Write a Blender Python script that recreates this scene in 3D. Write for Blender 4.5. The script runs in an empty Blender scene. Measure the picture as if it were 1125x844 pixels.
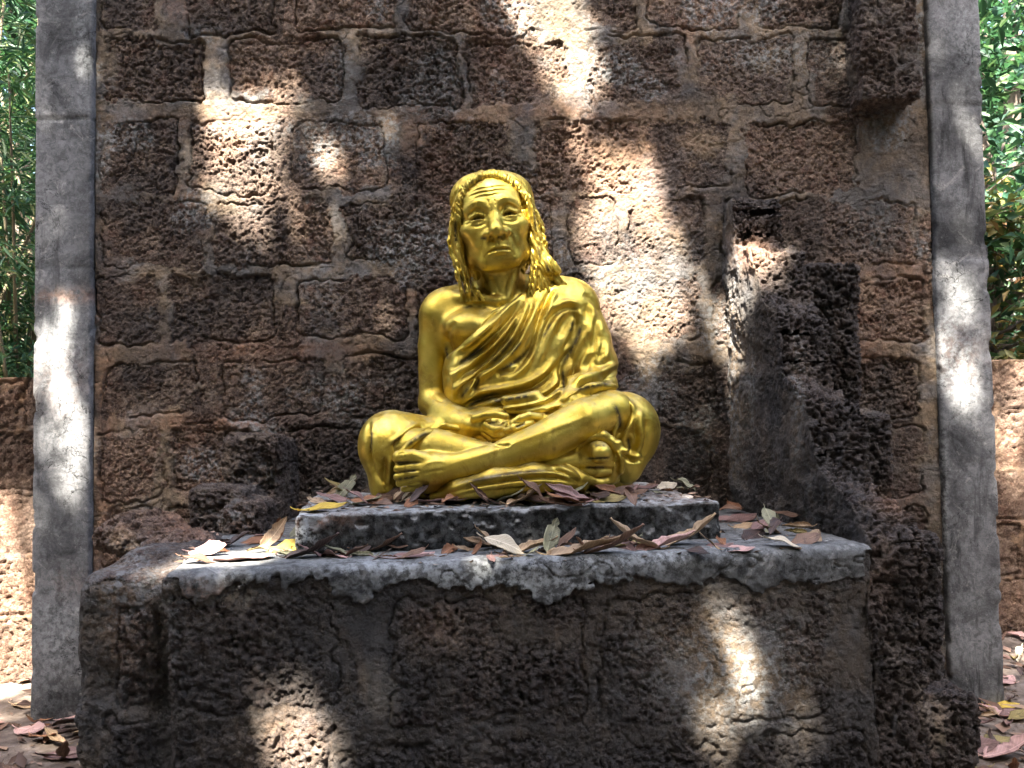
import bpy, math, random
import numpy as np
from mathutils import Matrix, Vector, Euler

random.seed(11)
RNG = np.random.default_rng(11)
R = math.radians
SC = bpy.context.scene
COL = SC.collection

# ------------------------------------------------------------------ camera
F_PX, CX, CY = 906.0, 562.5, 422.0          # focal length and centre in photo pixels
EYE = np.array([0.0, -4.2, 1.47])
TILT, ROLL = R(2.28), R(0.85)
_f = np.array([0, math.cos(TILT), math.sin(TILT)])
_u0 = np.array([0, -math.sin(TILT), math.cos(TILT)])
_x = np.array([1.0, 0, 0])
CAM_R = math.cos(ROLL) * _x - math.sin(ROLL) * _u0
CAM_U = math.sin(ROLL) * _x + math.cos(ROLL) * _u0
CAM_F = _f
cam_data = bpy.data.cameras.new('camera')
cam = bpy.data.objects.new('camera', cam_data)
COL.objects.link(cam)
cam_data.sensor_width = 36.0
cam_data.lens = F_PX / 1125.0 * 36.0
cam_data.clip_start, cam_data.clip_end = 0.05, 500.0
m = Matrix.Identity(4)
for i in range(3):
    m[i][0], m[i][1], m[i][2], m[i][3] = CAM_R[i], CAM_U[i], -CAM_F[i], EYE[i]
cam.matrix_world = m
SC.camera = cam

# ------------------------------------------------------------------ light
SUN_EL, SUN_AZ = R(56), R(-14)              # azimuth from straight behind the camera, negative = left
SUN_DIR = np.array([math.sin(SUN_AZ) * math.cos(SUN_EL), -math.cos(SUN_AZ) * math.cos(SUN_EL), math.sin(SUN_EL)])
world = bpy.data.worlds.new('World')
SC.world = world
world.use_nodes = True
wn = world.node_tree
bg = wn.nodes['Background']
sky = wn.nodes.new('ShaderNodeTexSky')
sky.sky_type = 'NISHITA'
sky.sun_disc = False
sky.sun_elevation = SUN_EL
sky.sun_rotation = math.atan2(SUN_DIR[0], SUN_DIR[1])
sky.air_density, sky.dust_density, sky.ozone_density = 0.8, 5.0, 1.0
wn.links.new(sky.outputs[0], bg.inputs[0])
bg.inputs[1].default_value = 0.11
sun_data = bpy.data.lights.new('sun', 'SUN')
sun_data.energy = 4.3
sun_data.angle = R(0.55)
sun_data.color = (1.0, 0.93, 0.82)
sun = bpy.data.objects.new('sun', sun_data)
COL.objects.link(sun)
sun.rotation_euler = Vector(SUN_DIR).to_track_quat('Z', 'Y').to_euler()
SC.view_settings.view_transform = 'Standard'
SC.view_settings.look = 'None'
SC.view_settings.gamma = 1.0
SC.view_settings.exposure = 3.7
SC.cycles.use_denoising = True
SC.cycles.max_bounces = 6
SC.cycles.caustics_reflective = False
SC.cycles.caustics_refractive = False

# ------------------------------------------------------------------ pixel helpers (authoring only)
def ray(u, v):
    d = CAM_F * F_PX + CAM_R * (u - CX) - CAM_U * (v - CY)
    return d
def at(u, v, Y):
    """world point on the plane y = Y seen at photo pixel u, v"""
    d = ray(u, v)
    return EYE + d * ((Y - EYE[1]) / d[1])
def atz(u, v, Z):
    d = ray(u, v)
    return EYE + d * ((Z - EYE[2]) / d[2])
def project(P):
    q = P - EYE.astype(P.dtype)
    w = q @ CAM_F.astype(P.dtype)
    return np.stack([CX + F_PX * (q @ CAM_R.astype(P.dtype)) / w, CY - F_PX * (q @ CAM_U.astype(P.dtype)) / w], -1)

# ------------------------------------------------------------------ object helpers
def tag(o, label=None, cat=None, group=None, kind=None):
    if label: o['label'] = label
    if cat: o['category'] = cat
    if group: o['group'] = group
    if kind: o['kind'] = kind
    return o
def empty(name, loc, rz=0.0):
    o = bpy.data.objects.new(name, None)
    COL.objects.link(o)
    o.location = loc
    o.rotation_euler = (0, 0, rz)
    o.empty_display_size = 0.1
    return o
def mesh_object(name, V, Q, mat, parent=None, smooth=True, attrs=None):
    """V (n,3), Q (m,4) or (m,3) arrays, or a list of faces of mixed size; vertices are given in world space"""
    V = np.asarray(V, np.float32)
    me = bpy.data.meshes.new(name)
    if isinstance(Q, np.ndarray):
        n, k = Q.shape
        me.vertices.add(len(V)); me.vertices.foreach_set('co', V.ravel())
        me.loops.add(n * k); me.loops.foreach_set('vertex_index', Q.astype(np.int32).ravel())
        me.polygons.add(n); me.polygons.foreach_set('loop_start', np.arange(0, n * k, k, dtype=np.int32))
        me.update(calc_edges=True)
    else:
        me.from_pydata([tuple(v) for v in V.tolist()], [], Q)
    me.validate()
    if smooth:
        me.polygons.foreach_set('use_smooth', np.ones(len(me.polygons), bool))
    if attrs:
        for an, arr in attrs.items():
            arr = np.asarray(arr, np.float32)
            if arr.ndim == 1:
                a = me.attributes.new(an, 'FLOAT', 'POINT'); a.data.foreach_set('value', arr)
            else:
                a = me.attributes.new(an, 'FLOAT_VECTOR', 'POINT'); a.data.foreach_set('vector', arr.ravel())
    me.materials.append(mat)
    o = bpy.data.objects.new(name, me)
    COL.objects.link(o)
    if parent is not None:
        o.parent = parent
        bpy.context.view_layer.update() if False else None
        pm = Matrix.Translation(parent.location) @ parent.rotation_euler.to_matrix().to_4x4()
        if parent.parent is None:
            o.matrix_parent_inverse = pm.inverted()
    return o

# ------------------------------------------------------------------ numpy noise
_perm = np.random.default_rng(5).permutation(256).astype(np.int32)
_perm = np.concatenate([_perm, _perm])
_val = np.random.default_rng(6).random(256).astype(np.float32) * 2 - 1
def _h(x, y, z):
    return _perm[_perm[_perm[x & 255] + (y & 255)] + (z & 255)]
def noise3(P, scale=1.0, off=0.0):
    q = P * np.float32(scale) + np.float32(off)
    i = np.floor(q).astype(np.int32)
    f = (q - i).astype(np.float32)
    f = f * f * f * (f * (f * 6 - 15) + 10)
    x, y, z = i[..., 0], i[..., 1], i[..., 2]
    fx, fy, fz = f[..., 0], f[..., 1], f[..., 2]
    def c(a, b, d): return _val[_h(x + a, y + b, z + d)]
    x00 = c(0, 0, 0) * (1 - fx) + c(1, 0, 0) * fx
    x10 = c(0, 1, 0) * (1 - fx) + c(1, 1, 0) * fx
    x01 = c(0, 0, 1) * (1 - fx) + c(1, 0, 1) * fx
    x11 = c(0, 1, 1) * (1 - fx) + c(1, 1, 1) * fx
    return (x00 * (1 - fy) + x10 * fy) * (1 - fz) + (x01 * (1 - fy) + x11 * fy) * fz
def fbm3(P, scale=1.0, octaves=4, off=0.0, gain=0.5):
    t = np.zeros(P.shape[:-1], np.float32); a = 1.0; n = 0.0
    for o in range(octaves):
        t += a * noise3(P, scale, off + 17.3 * o); n += a
        a *= gain; scale *= 2.03
    return t / n
def cell3(P, scale=1.0, off=0.0):
    """distance to the nearest jittered point (3D Worley F1), in cell units"""
    q = P * np.float32(scale) + np.float32(off)
    i = np.floor(q).astype(np.int32); f = (q - i).astype(np.float32)
    best = np.full(P.shape[:-1], 9.0, np.float32)
    for a in (-1, 0, 1):
        for b in (-1, 0, 1):
            for c in (-1, 0, 1):
                h = _h(i[..., 0] + a, i[..., 1] + b, i[..., 2] + c)
                dx = a + 0.5 + 0.5 * _val[h] - f[..., 0]
                dy = b + 0.5 + 0.5 * _val[(h * 7 + 31) & 255] - f[..., 1]
                dz = c + 0.5 + 0.5 * _val[(h * 13 + 101) & 255] - f[..., 2]
                best = np.minimum(best, dx * dx + dy * dy + dz * dz)
    return np.sqrt(best)
def sstep(a, b, x):
    t = np.clip((x - a) / (b - a), 0, 1)
    return t * t * (3 - 2 * t)
# ------------------------------------------------------------------ sculpting: signed distance fields meshed with surface nets
class Field:
    """A list of sculpting strokes; lengths in metres, evaluated in bricks of 4x4x4 samples."""
    PAD = 0.03
    def __init__(self):
        self.ops = []
        self.strokes = []
        self.start = 0.2
    def _add(self, kind, lo, hi, fn, k):
        self.ops.append((kind, np.asarray(lo, np.float32), np.asarray(hi, np.float32), fn, np.float32(k)))
    # ---- solids
    def cone(self, a, b, ra, rb, k=0.0, kind='u'):
        a = np.asarray(a, np.float32); b = np.asarray(b, np.float32)
        ba = b - a; l2 = max(float(ba @ ba), 1e-9)
        def fn(P):
            t = np.clip((P - a) @ ba / l2, 0, 1)
            q = P - a - t[..., None] * ba
            return np.sqrt((q * q).sum(-1)) - (ra + (rb - ra) * t)
        rm = max(ra, rb)
        self._add(kind, np.minimum(a, b) - rm, np.maximum(a, b) + rm, fn, k)
    def tube(self, pts, rad, k=0.0, kind='u', kin=None):
        for i in range(len(pts) - 1):
            self.cone(pts[i], pts[i + 1], rad[i], rad[i + 1], (k if i == 0 or kin is None else kin), kind)
    def ell(self, c, r, k=0.0, rot=None, kind='u'):
        c = np.asarray(c, np.float32); r = np.asarray(r, np.float32)
        M = np.eye(3, dtype=np.float32) if rot is None else np.asarray(rot, np.float32)   # rows = local axes
        def fn(P):
            q = (P - c) @ M.T
            k0 = np.sqrt(((q / r) ** 2).sum(-1)); k1 = np.sqrt(((q / (r * r)) ** 2).sum(-1))
            return k0 * (k0 - 1) / np.maximum(k1, 1e-6)
        e = np.abs(M.T) @ r
        self._add(kind, c - e, c + e, fn, k)
    def box(self, c, half, rnd=0.0, k=0.0, rot=None, kind='u'):
        c = np.asarray(c, np.float32); half = np.asarray(half, np.float32)
        M = np.eye(3, dtype=np.float32) if rot is None else np.asarray(rot, np.float32)
        def fn(P):
            q = np.abs((P - c) @ M.T) - (half - rnd)
            return np.sqrt((np.maximum(q, 0) ** 2).sum(-1)) + np.minimum(q.max(-1), 0) - rnd
        e = np.abs(M.T) @ half
        self._add(kind, c - e, c + e, fn, k)
    def cut(self, fn, k=0.0):
        """keep only where fn(P) < 0"""
        self._add('i', [-99] * 3, [99] * 3, fn, k)
    def warp(self, fn, lo=(-99,) * 3, hi=(99,) * 3):
        """d += fn(P)"""
        self._add('d', lo, hi, fn, 0)
    # ---- strokes: raise or carve along a polyline of a flat chart
    def stroke(self, pts, amp, sig, chart, keep=None, taper=True, side=0.0, scale=1.0):
        """chart(P) -> (..,2); amp > 0 raises; side adds a groove on the left of the line's direction"""
        pts = np.asarray(pts, np.float32)
        for _ in range(2 if len(pts) > 2 and taper else 0):                # corner cutting: folds run as curves
            q = np.empty((2 * len(pts), 2), np.float32); q[0] = pts[0]; q[-1] = pts[-1]
            q[1:-1:2] = .75 * pts[:-1] + .25 * pts[1:]; q[2:-1:2] = .25 * pts[:-1] + .75 * pts[1:]
            pts = q
        seg = np.linalg.norm(np.diff(pts, axis=0), axis=1); L = np.concatenate([[0], np.cumsum(seg)]); T = L[-1]
        reach = sig * 4.2
        lo, hi = pts.min(0) - reach, pts.max(0) + reach
        def fn(x):
            best = np.full(len(x), 1e9, np.float32); tt = np.zeros(len(x), np.float32); sg = np.zeros(len(x), np.float32)
            for i in range(len(pts) - 1):
                a, b = pts[i], pts[i + 1]; ba = b - a
                t = np.clip((x - a) @ ba / max(float(ba @ ba), 1e-9), 0, 1)
                r = x - a - t[:, None] * ba
                d2 = (r * r).sum(-1); bt = d2 < best
                best[bt] = d2[bt]; tt[bt] = L[i] + t[bt] * seg[i]
                sg[bt] = np.sign(ba[0] * r[bt, 1] - ba[1] * r[bt, 0])
            s = np.sqrt(best)
            w = np.ones_like(s)
            if taper:
                z = np.clip(tt / T, 0, 1); w = np.clip(np.minimum(z, 1 - z) * 5, 0.05, 1)
            g = amp * np.exp(-(s / sig) ** 2)
            if side:
                g -= side * amp * np.exp(-(((s * sg) - 1.7 * sig) / (0.8 * sig)) ** 2)
            return g * w * scale
        self.strokes.append((lo, hi, fn, chart, keep))
    def model(self, V, Q):
        """push the meshed surface along its normals by the strokes"""
        N = vnormals(relax(V, Q, 2, .5), Q)
        tot = np.zeros(len(V), np.float32); charts = {}
        for lo, hi, fn, chart, keep in self.strokes:
            if id(chart) not in charts: charts[id(chart)] = chart(V)
            q = charts[id(chart)]
            mk = (q[:, 0] > lo[0]) & (q[:, 0] < hi[0]) & (q[:, 1] > lo[1]) & (q[:, 1] < hi[1])
            ix = np.flatnonzero(mk)
            if keep is not None and len(ix): ix = ix[keep(V[ix])]
            if len(ix): tot[ix] += fn(q[ix])
        return V + N * tot[:, None]
    def eval(self, P):
        """P (M,64,3)"""
        d = np.full(P.shape[:-1], self.start, np.float32)
        lo_c = P.min(1); hi_c = P.max(1)
        cen = P[:, 21]
        for kind, lo, hi, fn, k in self.ops:
            mg = self.PAD + k
            mk = ((lo_c < hi + mg) & (hi_c > lo - mg)).all(1)
            if kind == 'd': mk &= (np.abs(d).min(1) < 0.08)
            ix = np.flatnonzero(mk)
            if not len(ix): continue
            p = P[ix]; a = d[ix]; b = fn(p)
            if kind == 'u':
                h = np.maximum(k - np.abs(a - b), 0) / max(k, 1e-6); r = np.minimum(a, b) - h * h * k * 0.25
            elif kind == 'c':
                b = -b; h = np.maximum(k - np.abs(a - b), 0) / max(k, 1e-6); r = np.maximum(a, b) + h * h * k * 0.25
            elif kind == 'i':
                h = np.maximum(k - np.abs(a - b), 0) / max(k, 1e-6); r = np.maximum(a, b) + h * h * k * 0.25
            else:
                r = a + b
            d[ix] = r
        return d
    def mesh(self, lo, hi, vox, band=0.75):
        lo = np.asarray(lo, np.float64); hi = np.asarray(hi, np.float64)
        nb = np.ceil((hi - lo) / (4 * vox)).astype(int)
        ii = np.stack(np.meshgrid(*[np.arange(n) for n in nb], indexing='ij'), -1).reshape(-1, 3)
        # coarse pass: one sample per brick, in groups of 64 to reuse eval
        c = (lo + (ii + 0.5) * 4 * vox).astype(np.float32)
        pad = (-len(c)) % 64
        # order keeps neighbours together (z runs), padding repeats the last point
        cc = np.concatenate([c, np.repeat(c[-1:], pad, 0)]).reshape(-1, 64, 3)
        dc = self.eval_points(cc).reshape(-1)[:len(c)]
        act = np.abs(dc) < band * (4 * vox * 0.87 + 0.012)
        table = np.full(tuple(nb + 1), -1, np.int32)
        sgn = np.ones(tuple(nb + 1), np.float32)
        sgn[:-1, :-1, :-1] = np.where(dc < 0, -1, 1).reshape(tuple(nb))
        A = ii[act]
        table[A[:, 0], A[:, 1], A[:, 2]] = np.arange(len(A))
        l4 = np.stack(np.meshgrid(*[np.arange(4)] * 3, indexing='ij'), -1).reshape(-1, 3)
        G = (A[:, None, :] * 4 + l4[None]).astype(np.int32)              # global node ids
        D = np.empty((len(A), 64), np.float32)
        for s in range(0, len(A), 20000):
            D[s:s + 20000] = self.eval((lo + G[s:s + 20000] * vox).astype(np.float32))
        Df = D.reshape(-1); Gf = G.reshape(-1, 3)
        def look(g):
            b = g >> 2; l = g & 3
            t = table[b[:, 0], b[:, 1], b[:, 2]]
            idx = t * 64 + l[:, 0] * 16 + l[:, 1] * 4 + l[:, 2]
            v = np.where(t >= 0, Df[np.maximum(idx, 0)], sgn[b[:, 0], b[:, 1], b[:, 2]] * 0.05)
            return v, np.where(t >= 0, idx, -1)
        near = np.abs(Df) < vox * 3.5
        cells = np.flatnonzero(near)
        g = Gf[cells]
        offs = [(a, b, c) for a in (0, 1) for b in (0, 1) for c in (0, 1)]
        val = np.empty((len(cells), 8), np.float32)
        for n, o in enumerate(offs):
            val[:, n] = look(g + np.array(o, np.int32))[0]
        ins = (val < 0).sum(1)
        ok = (ins > 0) & (ins < 8)
        cells, g, val = cells[ok], g[ok], val[ok]
        acc = np.zeros((len(cells), 3), np.float32); cnt = np.zeros(len(cells), np.float32)
        O = np.array(offs, np.float32)
        for i in range(8):
            for j in range(i + 1, 8):
                if sum(abs(np.array(offs[i]) - np.array(offs[j]))) != 1: continue
                a, b = val[:, i], val[:, j]
                x = (a < 0) != (b < 0)
                t = np.where(x, a / np.where(x, a - b, 1), 0)
                pt = O[i] + t[:, None] * (O[j] - O[i])
                acc += pt * x[:, None]; cnt += x
        V = lo + (g + acc / cnt[:, None]) * vox
        vid = np.full(len(Df), -1, np.int32); vid[cells] = np.arange(len(cells))
        quads = []
        base_in = Df[cells] < 0
        for ax in range(3):
            e = np.zeros(3, np.int32); e[ax] = 1
            nv = val[:, {0: 4, 1: 2, 2: 1}[ax]]
            x = base_in != (nv < 0)
            gx = g[x]; b1 = np.zeros(3, np.int32); b2 = np.zeros(3, np.int32)
            b1[(ax + 1) % 3] = 1; b2[(ax + 2) % 3] = 1
            q = []
            for o in (0 * b1, b1, b1 + b2, b2):
                gg = gx - o
                gg_ok = (gg >= 0).all(1)
                v, idx = look(np.maximum(gg, 0))
                q.append(np.where(gg_ok & (idx >= 0), vid[np.maximum(idx, 0)], -1))
            q = np.stack(q, 1)
            flip = ~base_in[x]
            q[flip] = q[flip][:, ::-1]
            quads.append(q[(q >= 0).all(1)])
        Q = np.concatenate(quads)
        return V.astype(np.float32), Q
    def eval_points(self, cc):
        return self.eval(cc)

def relax(V, Q, it=1, lam=0.5):
    e = np.concatenate([Q[:, [0, 1]], Q[:, [1, 2]], Q[:, [2, 3]], Q[:, [3, 0]]])
    e = np.concatenate([e, e[:, ::-1]])
    n = np.bincount(e[:, 0], minlength=len(V)).astype(np.float32)
    for _ in range(it):
        s = np.stack([np.bincount(e[:, 0], V[e[:, 1], i], minlength=len(V)) for i in range(3)], 1)
        V = V + lam * (s / np.maximum(n, 1)[:, None] - V)
    return V.astype(np.float32)
def vnormals(V, Q):
    a, b, c, d = V[Q[:, 0]], V[Q[:, 1]], V[Q[:, 2]], V[Q[:, 3]]
    fn = np.cross(c - a, d - b)
    N = np.zeros_like(V)
    for i in range(3):
        N[:, i] = sum(np.bincount(Q[:, j], fn[:, i], minlength=len(V)) for j in range(4))
    return N / np.maximum(np.linalg.norm(N, axis=1), 1e-12)[:, None]
# ------------------------------------------------------------------ material node helpers
class NT:
    def __init__(self, name):
        self.m = bpy.data.materials.new(name); self.m.use_nodes = True
        self.t = self.m.node_tree; self.b = self.t.nodes['Principled BSDF']; self.out = self.t.nodes['Material Output']
        self._pos = None
    def n(self, kind, **kw):
        nd = self.t.nodes.new('ShaderNode' + kind)
        for k, v in kw.items(): setattr(nd, k, v)
        return nd
    def link(self, a, b): self.t.links.new(a, b)
    def sock(self, nd, name, v):
        s = nd.inputs[name]
        if hasattr(v, 'is_linked'): self.link(v, s)
        else: s.default_value = v
    def pos(self):
        if self._pos is None: self._pos = self.n('TexCoord').outputs['Object']
        return self._pos
    def mapping(self, scale):
        mp = self.n('Mapping'); self.link(self.pos(), mp.inputs[0]); mp.inputs['Scale'].default_value = scale
        return mp.outputs[0]
    def noise(self, scale, detail=4, rough=0.55, dist=0.0, vec=None):
        nd = self.n('TexNoise'); self.link(vec or self.pos(), nd.inputs['Vector'])
        nd.inputs['Scale'].default_value = scale; nd.inputs['Detail'].default_value = detail
        nd.inputs['Roughness'].default_value = rough; nd.inputs['Distortion'].default_value = dist
        return nd.outputs['Fac']
    def voro(self, scale, feature='F1', vec=None, out='Distance'):
        nd = self.n('TexVoronoi', feature=feature); self.link(vec or self.pos(), nd.inputs['Vector'])
        nd.inputs['Scale'].default_value = scale
        return nd.outputs[out]
    def attr(self, name, out='Fac'):
        nd = self.n('Attribute', attribute_name=name); return nd.outputs[out]
    def rng(self, x, a, b, c=0.0, d=1.0):
        nd = self.n('MapRange', interpolation_type='SMOOTHSTEP'); self.link(x, nd.inputs[0])
        for i, v in zip((1, 2, 3, 4), (a, b, c, d)): nd.inputs[i].default_value = v
        return nd.outputs[0]
    def math(self, op, a, b=0.0, clamp=False):
        nd = self.n('Math', operation=op, use_clamp=clamp)
        for i, v in enumerate((a, b)):
            if hasattr(v, 'is_linked'): self.link(v, nd.inputs[i])
            else: nd.inputs[i].default_value = v
        return nd.outputs[0]
    def mix(self, f, a, b, blend='MIX'):
        nd = self.n('Mix', data_type='RGBA', blend_type=blend)
        for s, v in ((nd.inputs[0], f), (nd.inputs[6], a), (nd.inputs[7], b)):
            if hasattr(v, 'is_linked'): self.link(v, s)
            elif isinstance(v, (int, float)): s.default_value = v
            else: s.default_value = (*v, 1.0)
        return nd.outputs[2]
    def ramp(self, x, stops):
        nd = self.n('ValToRGB'); self.link(x, nd.inputs[0]); e = nd.color_ramp.elements
        while len(e) < len(stops): e.new(0.5)
        for el, (p, c) in zip(e, stops): el.position = p; el.color = (*c, 1.0)
        return nd.outputs[0]
    def bump(self, h, strength=0.5, dist=0.01, prev=None):
        nd = self.n('Bump'); self.link(h, nd.inputs['Height']); nd.inputs['Strength'].default_value = strength
        nd.inputs['Distance'].default_value = dist
        if prev is not None: self.link(prev, nd.inputs['Normal'])
        return nd.outputs[0]
    def set(self, **kw):
        for k, v in kw.items():
            k = {'color': 'Base Color', 'rough': 'Roughness', 'metal': 'Metallic', 'normal': 'Normal', 'spec': 'Specular IOR Level'}.get(k, k)
            s = self.b.inputs[k]
            if hasattr(v, 'is_linked'): self.link(v, s)
            elif isinstance(v, tuple): s.default_value = (*v, 1.0)
            else: s.default_value = v
        return self.m

def gold_material():
    g = NT('gold paint')
    big = g.noise(6, 4, 0.6)
    fine = g.noise(60, 5, 0.65)
    col = g.mix(g.rng(big, 0.35, 0.7), (0.54, 0.395, 0.058), (0.67, 0.52, 0.11))
    col = g.mix(g.rng(fine, 0.62, 0.78, 0, 0.35), col, (0.40, 0.24, 0.03))
    # worn specks where the paint has flaked to the dark undercoat, plus grime and painted shade in the creases
    sp = g.voro(70)
    specks = g.math('MULTIPLY', g.rng(sp, 0.05, 0.13, 1, 0), g.rng(g.noise(9, 3), 0.56, 0.66))
    # thin brown toning left by weather in irregular blotches, and dust settled on the upward faces
    tone = g.rng(g.noise(7, 6, 0.7, 0.8), 0.50, 0.66)
    dust = g.math('MULTIPLY', g.attr('dust'), g.rng(g.noise(20, 5, 0.65), 0.40, 0.62))
    col = g.mix(g.math('MULTIPLY', tone, 0.7), col, (0.36, 0.22, 0.03))
    runs = g.rng(g.noise(1.0, 6, 0.7, 0.3, g.mapping((26, 26, 3))), 0.55, 0.70)
    col = g.mix(g.math('MULTIPLY', runs, 0.5), col, (0.24, 0.155, 0.03))
    col = g.mix(g.rng(g.noise(48, 6, 0.75), 0.58, 0.72, 0, 0.5), col, (0.86, 0.72, 0.26))
    dirt_shade = g.math('MULTIPLY', g.attr('dirt_shade'), g.rng(g.noise(34, 5, 0.7), 0.30, 0.50))
    specks = g.math('MAXIMUM', specks, dirt_shade)
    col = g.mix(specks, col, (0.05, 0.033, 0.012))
    col = g.mix(g.math('MULTIPLY', dust, 0.45), col, (0.42, 0.36, 0.20))
    metal = g.math('SUBTRACT', 0.94, g.math('ADD', g.math('MULTIPLY', dust, 0.35), g.math('MULTIPLY', specks, 0.6)), True)
    rough = g.math('ADD', g.rng(g.noise(14, 5, 0.6), 0.3, 0.75, 0.37, 0.56), g.math('MULTIPLY', dust, 0.2))
    b = g.bump(g.noise(22, 4, 0.5), 0.25, 0.012)
    b = g.bump(g.noise(120, 4, 0.6), 0.18, 0.004, b)
    return g.set(color=col, rough=rough, metal=metal, normal=b)
GOLD = gold_material()

def stone_material(name, kind):
    """weathered laterite / mortar; the vertex attributes say what each place is made of:
    cem = cement or mortar, tint = block to block difference, stain = black algae (on the pedestal front also painted shade), pink = salmon lime wash, pale = lichen"""
    g = NT(name)
    p = g.pos()
    n1, n2, n3 = g.noise(5, 5, 0.6), g.noise(24, 5, 0.62), g.noise(90, 4, 0.65)
    cem, tint, stain, pink, pale = (g.attr(a) for a in ('cem', 'tint', 'stain', 'pink', 'pale'))
    n4 = g.noise(170, 3, 0.7)
    lat = g.ramp(g.math('ADD', g.math('MULTIPLY', n2, 0.38), g.math('ADD', g.math('MULTIPLY', n3, 0.36), g.math('MULTIPLY', n4, 0.26))),
                 [(0.33, (0.028, 0.021, 0.017)), (0.44, (0.10, 0.070, 0.054)), (0.53, (0.22, 0.155, 0.112)), (0.65, (0.42, 0.325, 0.245))])
    iron = g.rng(g.noise(11, 4, 0.6, 0.4), 0.52, 0.68)
    lat = g.mix(g.math('MULTIPLY', iron, 0.4), lat, (0.155, 0.062, 0.036))
    lat = g.mix(1.0, lat, g.mix(tint, (0.66, 0.66, 0.67), (1.50, 1.42, 1.36)), 'MULTIPLY')
    dustp = g.rng(g.noise(6, 5, 0.65), 0.46, 0.66)
    lat = g.mix(g.math('MULTIPLY', dustp, 0.30), lat, (0.33, 0.26, 0.20))
    mor = g.ramp(g.math('ADD', g.math('MULTIPLY', n1, 0.45), g.math('MULTIPLY', n2, 0.55)),
                 [(0.30, (0.085, 0.068, 0.052)), (0.45, (0.21, 0.158, 0.106)), (0.58, (0.35, 0.255, 0.165)), (0.75, (0.48, 0.38, 0.27))])
    gr = g.rng(g.noise(3.3, 4, 0.6, 0.5), 0.44, 0.62)
    mor = g.mix(g.math('MULTIPLY', gr, 0.68), mor, g.mix(n2, (0.075, 0.079, 0.086), (0.33, 0.33, 0.33)))
    mor = g.mix(g.math('MULTIPLY', pink, g.rng(n2, 0.3, 0.6, 0.3, 1)), mor, (0.36, 0.185, 0.11))
    mor = g.mix(1.0, mor, g.mix(n4, (0.40, 0.40, 0.40), (1.55, 1.55, 1.55)), 'MULTIPLY')
    col = g.mix(g.rng(g.math('ADD', cem, g.math('MULTIPLY', g.math('SUBTRACT', n3, 0.5), 0.9)), 0.3, 0.7), lat, mor)
    col = g.mix(g.math('MULTIPLY', g.math('MULTIPLY', pink, 0.35), g.math('SUBTRACT', 1.0, cem)), col, (0.26, 0.12, 0.075))
    lich = g.math('MULTIPLY', pale, g.rng(g.noise(34, 5, 0.7), 0.42, 0.62))
    col = g.mix(lich, col, (0.42, 0.43, 0.42))
    drip = g.noise(1.0, 5, 0.65, 0.0, g.mapping((16, 16, 2.2)))
    alg = g.math('MULTIPLY', stain, g.rng(g.math('ADD', g.math('MULTIPLY', drip, 0.55), g.math('MULTIPLY', n2, 0.45)), 0.34, 0.56, 0.68, 1.0))
    col = g.mix(g.math('MULTIPLY', alg, 0.90), col, g.mix(n3, (0.018, 0.018, 0.020), (0.060, 0.058, 0.060)))
    b = g.bump(g.noise(48, 6, 0.75), 0.5, 0.03)
    holes = g.rng(g.noise(105, 3, 0.55, 0.6), 0.36, 0.52, 0, 1)
    hb = g.math('MULTIPLY', holes, g.math('SUBTRACT', 1.0, g.math('MULTIPLY', cem, 0.8)))
    b = g.bump(hb, 0.85, 0.013, b)
    b = g.bump(g.noise(230, 4, 0.7), 0.5, 0.005, b)
    return g.set(color=col, rough=g.rng(n2, 0.3, 0.7, 0.95, 0.78), spec=0.3, normal=b)
LATERITE = stone_material('laterite and mortar', 0)

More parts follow.
